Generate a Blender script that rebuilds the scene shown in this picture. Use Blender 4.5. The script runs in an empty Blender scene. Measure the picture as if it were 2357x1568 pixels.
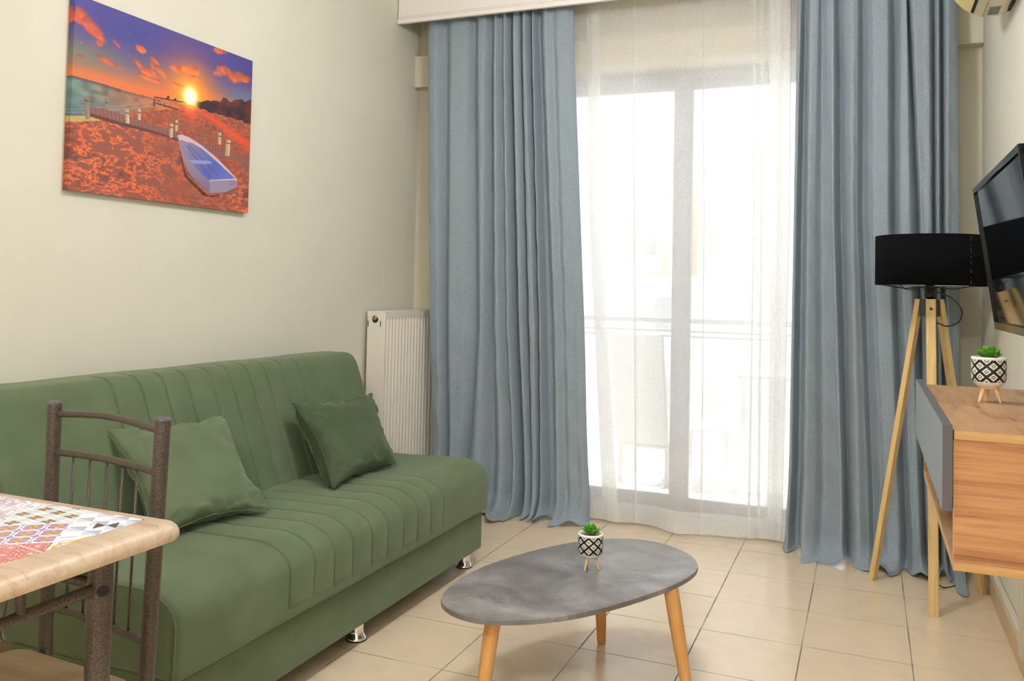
import bpy, bmesh, math, random
import numpy as np
from mathutils import Vector, Matrix
random.seed(7)
SC = bpy.context.scene
COL = SC.collection
PI = math.pi

# ------------------------------------------------------------------ helpers
def lin(c):
    out = []
    for v in c[:3]:
        v = v / 255.0
        out.append(v / 12.92 if v <= 0.04045 else ((v + 0.055) / 1.055) ** 2.4)
    return out

def rgba(c):
    return (*lin(c), 1.0)

class MB:
    """collects vertices and faces of ONE mesh (world coordinates)"""
    def __init__(s):
        s.v = []; s.f = []
    def add(s, vs, fs):
        o = len(s.v); s.v += [tuple(p) for p in vs]; s.f += [tuple(i + o for i in f) for f in fs]
        return s
    def box(s, a, b):
        x0, y0, z0 = a; x1, y1, z1 = b
        return s.add([(x0,y0,z0),(x1,y0,z0),(x1,y1,z0),(x0,y1,z0),(x0,y0,z1),(x1,y0,z1),(x1,y1,z1),(x0,y1,z1)],
                     [(0,3,2,1),(4,5,6,7),(0,1,5,4),(1,2,6,5),(2,3,7,6),(3,0,4,7)])
    def obox(s, c, ax, ay, az, hx, hy, hz):
        c = Vector(c); ax, ay, az = Vector(ax), Vector(ay), Vector(az)
        P = [c + ax*hx*i + ay*hy*j + az*hz*k for k in (-1,1) for (i,j) in ((-1,-1),(1,-1),(1,1),(-1,1))]
        return s.add(P, [(0,3,2,1),(4,5,6,7),(0,1,5,4),(1,2,6,5),(2,3,7,6),(3,0,4,7)])
    def tube(s, pts, r, n=12, cap=True, closed=False):
        pts = [Vector(p) for p in pts]; N = len(pts)
        rs = r if isinstance(r, (list, tuple)) else [r] * N
        up = None; vs = []
        for i, p in enumerate(pts):
            if closed: t = (pts[(i+1) % N] - pts[i-1]).normalized()
            else: t = (pts[min(i+1, N-1)] - pts[max(i-1, 0)]).normalized()
            if up is None:
                up = Vector((0,0,1)) if abs(t.z) < .9 else Vector((1,0,0))
                up = (up - t * up.dot(t)).normalized()
            else:
                up = (up - t * up.dot(t))
                up = up.normalized() if up.length > 1e-6 else Vector((1,0,0))
            b = t.cross(up)
            for k in range(n):
                a = 2*PI*k/n
                vs.append(p + (up*math.cos(a) + b*math.sin(a)) * rs[i])
        fs = []
        for i in range(N if closed else N-1):
            j = (i+1) % N
            for k in range(n):
                k2 = (k+1) % n
                fs.append((i*n+k, i*n+k2, j*n+k2, j*n+k))
        if cap and not closed:
            fs.append(tuple(range(n))[::-1]); fs.append(tuple((N-1)*n+k for k in range(n)))
        return s.add(vs, fs)
    def lathe(s, prof, c=(0,0,0), n=48, cap=True):
        vs = [(c[0]+r*math.cos(2*PI*k/n), c[1]+r*math.sin(2*PI*k/n), c[2]+z) for r, z in prof for k in range(n)]
        m = len(prof); fs = []
        for i in range(m-1):
            for k in range(n):
                k2 = (k+1) % n
                fs.append((i*n+k, i*n+k2, (i+1)*n+k2, (i+1)*n+k))
        if cap:
            fs.append(tuple(range(n))[::-1]); fs.append(tuple((m-1)*n+k for k in range(n)))
        return s.add(vs, fs)
    def prism(s, poly, z0, z1):
        n = len(poly)
        vs = [(x,y,z0) for x,y in poly] + [(x,y,z1) for x,y in poly]
        fs = [tuple(range(n))[::-1], tuple(range(n, 2*n))] + [(i,(i+1)%n,n+(i+1)%n,n+i) for i in range(n)]
        return s.add(vs, fs)
    def build(s, name, mat, parent=None, smooth=False, bevel=0, seg=2, solid=0, angle=40, sub=0):
        me = bpy.data.meshes.new(name)
        off = Vector((0,0,0)); q = parent
        while q is not None:
            off += q.location; q = q.parent
        me.from_pydata([tuple(Vector(p) - off) for p in s.v], [], s.f)
        return finish(me, name, mat, parent, smooth, bevel, seg, solid, angle, sub)

def finish(me, name, mat, parent=None, smooth=False, bevel=0, seg=2, solid=0, angle=40, sub=0):
    me.validate()
    bm = bmesh.new(); bm.from_mesh(me); bmesh.ops.recalc_face_normals(bm, faces=bm.faces); bm.to_mesh(me); bm.free()
    me.update()
    o = bpy.data.objects.new(name, me); COL.objects.link(o)
    if mat: me.materials.append(mat)
    if parent: o.parent = parent
    if smooth:
        me.polygons.foreach_set('use_smooth', [True]*len(me.polygons))
        if smooth != 'all':
            try: me.set_sharp_from_angle(angle=math.radians(angle))
            except Exception: pass
    if solid:
        m = o.modifiers.new('solid', 'SOLIDIFY'); m.thickness = solid; m.offset = 0
    if bevel:
        m = o.modifiers.new('bevel', 'BEVEL'); m.width = bevel; m.segments = seg; m.limit_method = 'ANGLE'; m.angle_limit = math.radians(35)
        m.harden_normals = False
        if not smooth:
            me.polygons.foreach_set('use_smooth', [True]*len(me.polygons))
            try: me.set_sharp_from_angle(angle=math.radians(30))
            except Exception: pass
    if sub:
        m = o.modifiers.new('sub', 'SUBSURF'); m.levels = sub; m.render_levels = sub
    return o

def grid_mesh(P, closed_u=False):
    """P: array (nu, nv, 3)"""
    nu, nv = P.shape[:2]
    vs = P.reshape(-1, 3)
    i, j = np.meshgrid(np.arange(nu if closed_u else nu-1), np.arange(nv-1), indexing='ij')
    i2 = (i+1) % nu
    f = np.stack([i*nv+j, i2*nv+j, i2*nv+j+1, i*nv+j+1], -1).reshape(-1, 4)
    return vs, f

def np_obj(name, vs, f, mat, parent=None, smooth='all', colors=None, recalc=True, **kw):
    me = bpy.data.meshes.new(name)
    off = np.zeros(3); q = parent
    while q is not None:
        off += np.array(q.location); q = q.parent
    vs = np.asarray(vs, float) - off
    me.vertices.add(len(vs)); me.vertices.foreach_set('co', vs.ravel())
    me.loops.add(f.size); me.loops.foreach_set('vertex_index', f.ravel().astype(np.int32))
    me.polygons.add(len(f)); me.polygons.foreach_set('loop_start', np.arange(0, f.size, f.shape[1], dtype=np.int32))
    me.update(calc_edges=True)
    if recalc: me.validate()
    if colors is not None:
        a = me.color_attributes.new('paint', 'FLOAT_COLOR', 'POINT')
        c = np.ones((len(vs), 4), np.float32); c[:, :3] = colors
        a.data.foreach_set('color', c.ravel())
    o = bpy.data.objects.new(name, me); COL.objects.link(o); me.materials.append(mat)
    if parent: o.parent = parent
    me.polygons.foreach_set('use_smooth', [True]*len(me.polygons))
    if kw.get('solid'):
        m = o.modifiers.new('solid', 'SOLIDIFY'); m.thickness = kw['solid']; m.offset = kw.get('offset', 0)
    return o

def tag(o, label, cat, group=None, kind=None):
    o['label'] = label; o['category'] = cat
    if group: o['group'] = group
    if kind: o['kind'] = kind
    return o
def thing(name, label, cat, loc=(0,0,0), group=None):
    o = bpy.data.objects.new(name, None); COL.objects.link(o); o.location = loc; o.empty_display_size = .05
    return tag(o, label, cat, group)
def struct(o, label, cat):
    o['kind'] = 'structure'; o['label'] = label; o['category'] = cat; return o

# ------------------------------------------------------------------ materials
def new_mat(name):
    m = bpy.data.materials.new(name); m.use_nodes = True
    nt = m.node_tree; b = nt.nodes['Principled BSDF']
    return m, nt, b
def N(nt, t, **kw):
    n = nt.nodes.new(t)
    for k, v in kw.items():
        if k.startswith('i_'):
            n.inputs[k[2:].replace('_', ' ')].default_value = v
        else: setattr(n, k, v)
    return n
def simple(name, c, rough=.5, metal=0, **kw):
    m, nt, b = new_mat(name)
    b.inputs['Base Color'].default_value = rgba(c); b.inputs['Roughness'].default_value = rough; b.inputs['Metallic'].default_value = metal
    for k, v in kw.items(): b.inputs[k.replace('_', ' ')].default_value = v
    return m
def noise_mat(name, c1, c2, scale=(1,1,1), nscale=5, detail=4, rough=.5, bump=0, bscale=None, pos=(.35,.65), metal=0, bdist=.002, distort=0, **kw):
    m, nt, b = new_mat(name)
    tc = N(nt, 'ShaderNodeTexCoord'); mp = N(nt, 'ShaderNodeMapping'); mp.inputs['Scale'].default_value = scale
    nt.links.new(tc.outputs['Object'], mp.inputs[0])
    no = N(nt, 'ShaderNodeTexNoise'); no.inputs['Scale'].default_value = nscale; no.inputs['Detail'].default_value = detail; no.inputs['Distortion'].default_value = distort
    nt.links.new(mp.outputs[0], no.inputs['Vector'])
    cr = N(nt, 'ShaderNodeValToRGB'); cr.color_ramp.elements[0].color = rgba(c1); cr.color_ramp.elements[1].color = rgba(c2)
    cr.color_ramp.elements[0].position = pos[0]; cr.color_ramp.elements[1].position = pos[1]
    nt.links.new(no.outputs['Fac'], cr.inputs[0]); nt.links.new(cr.outputs[0], b.inputs['Base Color'])
    b.inputs['Roughness'].default_value = rough; b.inputs['Metallic'].default_value = metal
    for k, v in kw.items(): b.inputs[k.replace('_', ' ')].default_value = v
    if bump:
        n2 = no
        if bscale:
            n2 = N(nt, 'ShaderNodeTexNoise'); n2.inputs['Scale'].default_value = bscale; n2.inputs['Detail'].default_value = 3
            nt.links.new(mp.outputs[0], n2.inputs['Vector'])
        bp = N(nt, 'ShaderNodeBump'); bp.inputs['Strength'].default_value = bump; bp.inputs['Distance'].default_value = bdist
        nt.links.new(n2.outputs['Fac'], bp.inputs['Height']); nt.links.new(bp.outputs[0], b.inputs['Normal'])
    return m
def paint_mat(name, rough=.5, **kw):
    m, nt, b = new_mat(name)
    a = N(nt, 'ShaderNodeVertexColor'); a.layer_name = 'paint'
    nt.links.new(a.outputs[0], b.inputs['Base Color']); b.inputs['Roughness'].default_value = rough
    for k, v in kw.items(): b.inputs[k.replace('_', ' ')].default_value = v
    return m

def wood(name, stops, axis='x', grain=14, stretch=.06, rough=.45, bump=.05, fine=True):
    m, nt, b = new_mat(name)
    tc = N(nt, 'ShaderNodeTexCoord'); mp = N(nt, 'ShaderNodeMapping')
    s = {'x': (stretch,1,1), 'y': (1,stretch,1), 'z': (1,1,stretch)}[axis]
    mp.inputs['Scale'].default_value = tuple(v*grain for v in s)
    nt.links.new(tc.outputs['Object'], mp.inputs[0])
    n1 = N(nt, 'ShaderNodeTexNoise'); n1.inputs['Scale'].default_value = 1; n1.inputs['Detail'].default_value = 6; n1.inputs['Distortion'].default_value = 1.1
    n1.inputs['Roughness'].default_value = .6
    nt.links.new(mp.outputs[0], n1.inputs['Vector'])
    mp2 = N(nt, 'ShaderNodeMapping'); mp2.inputs['Scale'].default_value = tuple(v*grain*(14 if v == 1 else 3) for v in s)
    nt.links.new(tc.outputs['Object'], mp2.inputs[0])
    n2 = N(nt, 'ShaderNodeTexNoise'); n2.inputs['Scale'].default_value = 1; n2.inputs['Detail'].default_value = 3
    nt.links.new(mp2.outputs[0], n2.inputs['Vector'])
    mx = N(nt, 'ShaderNodeMath', operation='MULTIPLY_ADD'); mx.inputs[1].default_value = .42 if fine else .1
    nt.links.new(n2.outputs['Fac'], mx.inputs[0])
    sb = N(nt, 'ShaderNodeMath', operation='SUBTRACT'); sb.inputs[1].default_value = .21 if fine else .05
    nt.links.new(n1.outputs['Fac'], sb.inputs[0]); nt.links.new(sb.outputs[0], mx.inputs[2])
    cr = N(nt, 'ShaderNodeValToRGB'); els = cr.color_ramp.elements
    while len(els) < len(stops): els.new(.5)
    for e, (p, c) in zip(els, stops): e.position = p; e.color = rgba(c)
    nt.links.new(mx.outputs[0], cr.inputs[0]); nt.links.new(cr.outputs[0], b.inputs['Base Color'])
    b.inputs['Roughness'].default_value = rough
    bp = N(nt, 'ShaderNodeBump'); bp.inputs['Strength'].default_value = bump; bp.inputs['Distance'].default_value = .001
    nt.links.new(n2.outputs['Fac'], bp.inputs['Height']); nt.links.new(bp.outputs[0], b.inputs['Normal'])
    return m

M = {}
M['wall'] = noise_mat('wall_paint', (212,208,194), (216,212,198), nscale=2.5, rough=.75, bump=.12, bscale=120, bdist=.001)
M['wall_win'] = noise_mat('window_wall_paint', (206,200,180), (210,204,184), nscale=2.5, rough=.75, bump=.1, bscale=120, bdist=.001)
M['ceiling'] = simple('ceiling_paint', (238,236,230), .9)
M['white_wood'] = simple('white_painted_wood', (238,233,229), .45)
M['radiator'] = simple('radiator_enamel', (228,222,212), .4)
M['dark_slot'] = simple('dark_slot', (40,38,34), .8)
M['brass'] = simple('aged_brass', (150,138,100), .4, .7)
M['chrome'] = simple('chrome', (235,235,238), .06, 1.0)
M['black_rubber'] = simple('black_rubber', (10,10,11), .7)
M['shade'] = noise_mat('black_fabric_shade', (7,7,9), (13,13,16), nscale=900, rough=.95, bump=.3, bscale=900, bdist=.0006, Specular_IOR_Level=.1)
M['shade_in'] = simple('white_shade_lining', (225,222,215), .8)
M['black_plastic'] = simple('black_plastic', (14,14,15), .35)
M['charcoal'] = simple('charcoal_lacquer', (52,48,46), .45)
M['pine'] = wood('pale_pine', [(.25,(196,164,106)),(.5,(216,186,128)),(.75,(228,200,146))], 'z', 30, .05, .5)
M['beech'] = wood('orange_beech', [(.25,(196,138,74)),(.5,(212,156,92)),(.75,(222,170,108))], 'z', 45, .06, .42)
M['oak_y'] = wood('warm_oak_top', [(.25,(116,84,58)),(.40,(158,120,84)),(.55,(176,138,100)),(.78,(190,154,116))], 'y', 16, .16, .42)
M['oak_x'] = wood('warm_oak_side', [(.25,(120,76,46)),(.40,(164,110,70)),(.56,(188,135,90)),(.8,(200,152,106))], 'x', 26, .09, .42)
M['oak_edge'] = wood('light_oak_edging', [(.25,(176,130,78)),(.75,(206,164,108))], 'x', 20, .1, .45)
M['drawer'] = simple('grey_lacquer', (108,117,123), .4)
M['drawer_edge'] = simple('grey_lacquer_edge', (88,86,92), .45)
M['tv_frame'] = simple('gloss_black', (10,11,14), .12, Specular_IOR_Level=.3)
M['tv_screen'] = simple('tv_glass', (10,13,16), .05, Specular_IOR_Level=1.0)
M['ac'] = simple('ac_cream_plastic', (222,214,190), .45)
M['ac_vane'] = simple('ac_vane', (222,204,142), .45)
M['sticker'] = simple('sticker_silver', (160,162,158), .5)
M['ink'] = simple('sticker_ink', (70,74,70), .7)
M['duct'] = simple('cable_trunking', (205,200,180), .5)
M['skirt'] = noise_mat('tile_skirting', (196,168,128), (206,178,138), nscale=6, rough=.4)
M['alu'] = simple('window_frame_aluminium', (120,120,122), .5)
M['pot_white'] = simple('white_ceramic', (238,236,232), .35)
M['pot_wood'] = wood('pot_leg_wood', [(.25,(222,190,142)),(.75,(238,210,168))], 'z', 60, .1, .5)
M['soil'] = noise_mat('gravel_soil', (90,66,44), (190,166,132), nscale=400, rough=.9, bump=.6, bscale=400)
M['pot_paint'] = paint_mat('pot_diamond_glaze', .4)
M['canvas_paint'] = paint_mat('canvas_print', .55, Specular_IOR_Level=.4)
M['tile_paint'] = paint_mat('patchwork_tile_print', .35)
M['seat_wood'] = wood('brown_seat_wood', [(.25,(112,90,62)),(.5,(136,112,80)),(.75,(158,134,98))], 'x', 16, .08, .4)
M['table_wood'] = wood('pale_sonoma_wood', [(.25,(160,130,104)),(.42,(190,165,141)),(.6,(202,181,159)),(.78,(212,196,178))], 'x', 34, .10, .4)
# front/right strip of grain running across
M['bld_cream'] = simple('building_cream', (236,226,206), .8)
M['bld_orange'] = simple('building_orange', (234,208,182), .8)
M['bld_grey'] = simple('building_grey', (222,222,220), .8)
M['bld_glass'] = simple('building_window', (168,172,176), .5)
M['balcony'] = simple('balcony_tile', (232,230,226), .6)
M['rail'] = simple('railing_metal', (150,152,152), .5)
M['patio'] = simple('patio_plastic', (170,168,164), .6)
M['patio_white'] = simple('patio_white', (235,235,232), .5)

# hammered metal
def hammered():
    m, nt, b = new_mat('hammered_bronze_metal')
    tc = N(nt, 'ShaderNodeTexCoord'); mp = N(nt, 'ShaderNodeMapping'); mp.inputs['Scale'].default_value = (1,1,.6)
    nt.links.new(tc.outputs['Object'], mp.inputs[0])
    no = N(nt, 'ShaderNodeTexNoise'); no.inputs['Scale'].default_value = 820; no.inputs['Detail'].default_value = 2
    nt.links.new(mp.outputs[0], no.inputs['Vector'])
    cr = N(nt, 'ShaderNodeValToRGB'); cr.color_ramp.elements[0].color = rgba((44,38,34)); cr.color_ramp.elements[1].color = rgba((110,98,88))
    cr.color_ramp.elements[0].position = .38; cr.color_ramp.elements[1].position = .66
    nt.links.new(no.outputs['Fac'], cr.inputs[0]); nt.links.new(cr.outputs[0], b.inputs['Base Color'])
    b.inputs['Roughness'].default_value = .38; b.inputs['Metallic'].default_value = .35
    bp = N(nt, 'ShaderNodeBump'); bp.inputs['Strength'].default_value = .35; bp.inputs['Distance'].default_value = .0012
    nt.links.new(no.outputs['Fac'], bp.inputs['Height']); nt.links.new(bp.outputs[0], b.inputs['Normal'])
    return m
M['hammered'] = hammered()

# velvet
def velvet(name, c1, c2):
    m, nt, b = new_mat(name)
    tc = N(nt, 'ShaderNodeTexCoord')
    no = N(nt, 'ShaderNodeTexNoise'); no.inputs['Scale'].default_value = 7; no.inputs['Detail'].default_value = 5; no.inputs['Roughness'].default_value = .6
    nt.links.new(tc.outputs['Object'], no.inputs['Vector'])
    cr = N(nt, 'ShaderNodeValToRGB'); cr.color_ramp.elements[0].color = rgba(c1); cr.color_ramp.elements[1].color = rgba(c2)
    cr.color_ramp.elements[0].position = .3; cr.color_ramp.elements[1].position = .7
    nt.links.new(no.outputs['Fac'], cr.inputs[0]); nt.links.new(cr.outputs[0], b.inputs['Base Color'])
    b.inputs['Roughness'].default_value = .85; b.inputs['Specular IOR Level'].default_value = .15
    b.inputs['Sheen Weight'].default_value = .45; b.inputs['Sheen Roughness'].default_value = .4
    b.inputs['Sheen Tint'].default_value = rgba((185,195,170))
    n2 = N(nt, 'ShaderNodeTexNoise'); n2.inputs['Scale'].default_value = 600
    nt.links.new(tc.outputs['Object'], n2.inputs['Vector'])
    bp = N(nt, 'ShaderNodeBump'); bp.inputs['Strength'].default_value = .15; bp.inputs['Distance'].default_value = .0008
    nt.links.new(n2.outputs['Fac'], bp.inputs['Height']); nt.links.new(bp.outputs[0], b.inputs['Normal'])
    return m
M['velvet'] = velvet('green_velvet', (88,101,76), (97,110,85))
M['velvet_c'] = velvet('green_velvet_cushion', (89,102,78), (99,112,87))
M['velvet_d'] = velvet('dark_green_velvet_cushion', (63,76,54), (74,87,64))

# curtain linen
def linen():
    m, nt, b = new_mat('blue_grey_linen')
    tc = N(nt, 'ShaderNodeTexCoord')
    mp = N(nt, 'ShaderNodeMapping'); mp.inputs['Scale'].default_value = (260,260,800)
    mq = N(nt, 'ShaderNodeMapping'); mq.inputs['Scale'].default_value = (900,900,240)
    a = N(nt, 'ShaderNodeTexNoise'); a.inputs['Scale'].default_value = 1; a.inputs['Detail'].default_value = 2
    c = N(nt, 'ShaderNodeTexNoise'); c.inputs['Scale'].default_value = 1; c.inputs['Detail'].default_value = 2
    nt.links.new(tc.outputs['Object'], mp.inputs[0]); nt.links.new(tc.outputs['Object'], mq.inputs[0])
    nt.links.new(mp.outputs[0], a.inputs['Vector']); nt.links.new(mq.outputs[0], c.inputs['Vector'])
    ad = N(nt, 'ShaderNodeMath', operation='ADD'); nt.links.new(a.outputs['Fac'], ad.inputs[0]); nt.links.new(c.outputs['Fac'], ad.inputs[1])
    hf = N(nt, 'ShaderNodeMath', operation='MULTIPLY'); hf.inputs[1].default_value = .5; nt.links.new(ad.outputs[0], hf.inputs[0])
    cr = N(nt, 'ShaderNodeValToRGB'); cr.color_ramp.elements[0].color = rgba((120,136,149)); cr.color_ramp.elements[1].color = rgba((171,183,192))
    cr.color_ramp.elements[0].position = .38; cr.color_ramp.elements[1].position = .62
    nt.links.new(hf.outputs[0], cr.inputs[0]); nt.links.new(cr.outputs[0], b.inputs['Base Color'])
    b.inputs['Roughness'].default_value = .9; b.inputs['Specular IOR Level'].default_value = .1
    b.inputs['Sheen Weight'].default_value = .15
    bp = N(nt, 'ShaderNodeBump'); bp.inputs['Strength'].default_value = .25; bp.inputs['Distance'].default_value = .0008
    nt.links.new(hf.outputs[0], bp.inputs['Height']); nt.links.new(bp.outputs[0], b.inputs['Normal'])
    tr = N(nt, 'ShaderNodeBsdfTranslucent'); nt.links.new(cr.outputs[0], tr.inputs['Color'])
    mx = N(nt, 'ShaderNodeMixShader'); mx.inputs[0].default_value = .06
    out = nt.nodes['Material Output']
    nt.links.new(b.outputs[0], mx.inputs[1]); nt.links.new(tr.outputs[0], mx.inputs[2]); nt.links.new(mx.outputs[0], out.inputs[0])
    return m
M['linen'] = linen()

def sheer():
    m, nt, b = new_mat('white_sheer_voile')
    nt.nodes.remove(b)
    tc = N(nt, 'ShaderNodeTexCoord')
    vals = []
    for sc in ((90,90,700), (500,500,70)):
        mp = N(nt, 'ShaderNodeMapping'); mp.inputs['Scale'].default_value = sc
        no = N(nt, 'ShaderNodeTexNoise'); no.inputs['Scale'].default_value = 1; no.inputs['Detail'].default_value = 3
        nt.links.new(tc.outputs['Object'], mp.inputs[0]); nt.links.new(mp.outputs[0], no.inputs['Vector']); vals.append(no)
    ad = N(nt, 'ShaderNodeMath', operation='ADD'); nt.links.new(vals[0].outputs['Fac'], ad.inputs[0]); nt.links.new(vals[1].outputs['Fac'], ad.inputs[1])
    mr = N(nt, 'ShaderNodeMapRange'); mr.inputs['From Min'].default_value = .7; mr.inputs['From Max'].default_value = 1.3
    mr.inputs['To Min'].default_value = .55; mr.inputs['To Max'].default_value = .80
    nt.links.new(ad.outputs[0], mr.inputs['Value'])
    d = N(nt, 'ShaderNodeBsdfDiffuse'); d.inputs['Color'].default_value = rgba((250,250,249))
    t = N(nt, 'ShaderNodeBsdfTranslucent'); t.inputs['Color'].default_value = rgba((252,252,252))
    m1 = N(nt, 'ShaderNodeMixShader'); m1.inputs[0].default_value = .58
    nt.links.new(d.outputs[0], m1.inputs[1]); nt.links.new(t.outputs[0], m1.inputs[2])
    tp = N(nt, 'ShaderNodeBsdfTransparent')
    m2 = N(nt, 'ShaderNodeMixShader'); nt.links.new(mr.outputs[0], m2.inputs[0])
    nt.links.new(tp.outputs[0], m2.inputs[1]); nt.links.new(m1.outputs[0], m2.inputs[2])
    nt.links.new(m2.outputs[0], nt.nodes['Material Output'].inputs[0])
    return m
M['sheer'] = sheer()

def glass():
    m, nt, b = new_mat('clear_window_glass')
    nt.nodes.remove(b)
    g = N(nt, 'ShaderNodeBsdfGlossy'); g.inputs['Roughness'].default_value = .02
    t = N(nt, 'ShaderNodeBsdfTransparent'); t.inputs['Color'].default_value = (.96,.97,.97,1)
    f = N(nt, 'ShaderNodeFresnel'); f.inputs['IOR'].default_value = 1.45
    mx = N(nt, 'ShaderNodeMixShader'); nt.links.new(f.outputs[0], mx.inputs[0]); nt.links.new(t.outputs[0], mx.inputs[1]); nt.links.new(g.outputs[0], mx.inputs[2])
    nt.links.new(mx.outputs[0], nt.nodes['Material Output'].inputs[0])
    return m
M['glass'] = glass()

def concrete():
    m, nt, b = new_mat('grey_concrete_laminate')
    tc = N(nt, 'ShaderNodeTexCoord')
    mp = N(nt, 'ShaderNodeMapping'); mp.inputs['Rotation'].default_value = (0,0,1.1); mp.inputs['Scale'].default_value = (1,1.4,1)
    nt.links.new(tc.outputs['Object'], mp.inputs[0])
    n1 = N(nt, 'ShaderNodeTexNoise'); n1.inputs['Scale'].default_value = 4.5; n1.inputs['Detail'].default_value = 9; n1.inputs['Roughness'].default_value = .68; n1.inputs['Distortion'].default_value = .5
    nt.links.new(mp.outputs[0], n1.inputs['Vector'])
    cr = N(nt, 'ShaderNodeValToRGB'); els = cr.color_ramp.elements
    els.new(.5)
    for e, (p, c) in zip(els, [(.3,(86,82,82)),(.5,(120,116,116)),(.72,(156,153,154))]): e.position = p; e.color = rgba(c)
    nt.links.new(n1.outputs['Fac'], cr.inputs[0])
    n2 = N(nt, 'ShaderNodeTexNoise'); n2.inputs['Scale'].default_value = 55; n2.inputs['Detail'].default_value = 5
    nt.links.new(mp.outputs[0], n2.inputs['Vector'])
    n3 = N(nt, 'ShaderNodeTexNoise'); n3.inputs['Scale'].default_value = 6; nt.links.new(mp.outputs[0], n3.inputs['Vector'])
    mu = N(nt, 'ShaderNodeMath', operation='MULTIPLY'); nt.links.new(n2.outputs['Fac'], mu.inputs[0]); nt.links.new(n3.outputs['Fac'], mu.inputs[1])
    c2 = N(nt, 'ShaderNodeValToRGB'); c2.color_ramp.elements[0].position = .37; c2.color_ramp.elements[1].position = .42
    c2.color_ramp.elements[0].color = (0,0,0,1); c2.color_ramp.elements[1].color = (.45,.45,.45,1)
    nt.links.new(mu.outputs[0], c2.inputs[0])
    mx = N(nt, 'ShaderNodeMixRGB'); nt.links.new(c2.outputs[0], mx.inputs[0]); nt.links.new(cr.outputs[0], mx.inputs[1]); mx.inputs[2].default_value = rgba((74,70,68))
    nt.links.new(mx.outputs[0], b.inputs['Base Color'])
    b.inputs['Roughness'].default_value = .3; b.inputs['Specular IOR Level'].default_value = .5
    return m
M['concrete'] = concrete()

def floor_mat(T=.333):
    m, nt, b = new_mat('beige_floor_tiles')
    tc = N(nt, 'ShaderNodeTexCoord'); sp = N(nt, 'ShaderNodeSeparateXYZ'); nt.links.new(tc.outputs['Object'], sp.inputs[0])
    def line(out, half, shift=0.0):
        a = N(nt, 'ShaderNodeMath', operation='MULTIPLY_ADD'); a.inputs[1].default_value = 1/T; a.inputs[2].default_value = 100.5 + shift
        nt.links.new(out, a.inputs[0])
        f = N(nt, 'ShaderNodeMath', operation='FRACT'); nt.links.new(a.outputs[0], f.inputs[0])
        s = N(nt, 'ShaderNodeMath', operation='SUBTRACT'); s.inputs[1].default_value = .5; nt.links.new(f.outputs[0], s.inputs[0])
        ab = N(nt, 'ShaderNodeMath', operation='ABSOLUTE'); nt.links.new(s.outputs[0], ab.inputs[0])
        l = N(nt, 'ShaderNodeMapRange'); l.inputs['From Min'].default_value = half*.7/T; l.inputs['From Max'].default_value = half*1.3/T
        l.inputs['To Min'].default_value = 1; l.inputs['To Max'].default_value = 0
        nt.links.new(ab.outputs[0], l.inputs['Value'])
        fl = N(nt, 'ShaderNodeMath', operation='FLOOR'); nt.links.new(a.outputs[0], fl.inputs[0])
        return l, fl
    lx, fx = line(sp.outputs['X'], .0020); ly, fy = line(sp.outputs['Y'], .0015)
    mxl = N(nt, 'ShaderNodeMath', operation='MAXIMUM'); nt.links.new(lx.outputs[0], mxl.inputs[0]); nt.links.new(ly.outputs[0], mxl.inputs[1])
    cb = N(nt, 'ShaderNodeCombineXYZ'); nt.links.new(fx.outputs[0], cb.inputs[0]); nt.links.new(fy.outputs[0], cb.inputs[1])
    wn = N(nt, 'ShaderNodeTexWhiteNoise'); nt.links.new(cb.outputs[0], wn.inputs['Vector'])
    ve = N(nt, 'ShaderNodeVectorMath', operation='ADD'); nt.links.new(tc.outputs['Object'], ve.inputs[0]); nt.links.new(wn.outputs['Color'], ve.inputs[1])
    mp = N(nt, 'ShaderNodeMapping'); mp.inputs['Scale'].default_value = (2.2,3.4,1); nt.links.new(ve.outputs[0], mp.inputs[0])
    no = N(nt, 'ShaderNodeTexNoise'); no.inputs['Scale'].default_value = 2.6; no.inputs['Detail'].default_value = 7; no.inputs['Distortion'].default_value = .8
    nt.links.new(mp.outputs[0], no.inputs['Vector'])
    cr = N(nt, 'ShaderNodeValToRGB'); els = cr.color_ramp.elements; els.new(.5)
    for e, (p, c) in zip(els, [(.28,(222,201,172)),(.5,(227,207,179)),(.75,(232,211,182))]): e.position = p; e.color = rgba(c)
    nt.links.new(no.outputs['Fac'], cr.inputs[0])
    gn = N(nt, 'ShaderNodeTexNoise'); gn.inputs['Scale'].default_value = 3.0; nt.links.new(tc.outputs['Object'], gn.inputs['Vector'])
    gc = N(nt, 'ShaderNodeValToRGB'); gc.color_ramp.elements[0].color = rgba((112,100,90)); gc.color_ramp.elements[1].color = rgba((176,166,156))
    gc.color_ramp.elements[0].position = .45; gc.color_ramp.elements[1].position = .6
    nt.links.new(gn.outputs['Fac'], gc.inputs[0])
    mx = N(nt, 'ShaderNodeMixRGB'); nt.links.new(mxl.outputs[0], mx.inputs[0]); nt.links.new(cr.outputs[0], mx.inputs[1]); nt.links.new(gc.outputs[0], mx.inputs[2])
    nt.links.new(mx.outputs[0], b.inputs['Base Color'])
    rr = N(nt, 'ShaderNodeMapRange'); rr.inputs['To Min'].default_value = .21; rr.inputs['To Max'].default_value = .7
    nt.links.new(mxl.outputs[0], rr.inputs['Value']); nt.links.new(rr.outputs[0], b.inputs['Roughness']); b.inputs['Specular IOR Level'].default_value = .75
    bp = N(nt, 'ShaderNodeBump'); bp.inputs['Strength'].default_value = .5; bp.inputs['Distance'].default_value = .0015; bp.invert = True
    nt.links.new(mxl.outputs[0], bp.inputs['Height']); nt.links.new(bp.outputs[0], b.inputs['Normal'])
    return m
M['floor'] = floor_mat()

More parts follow.
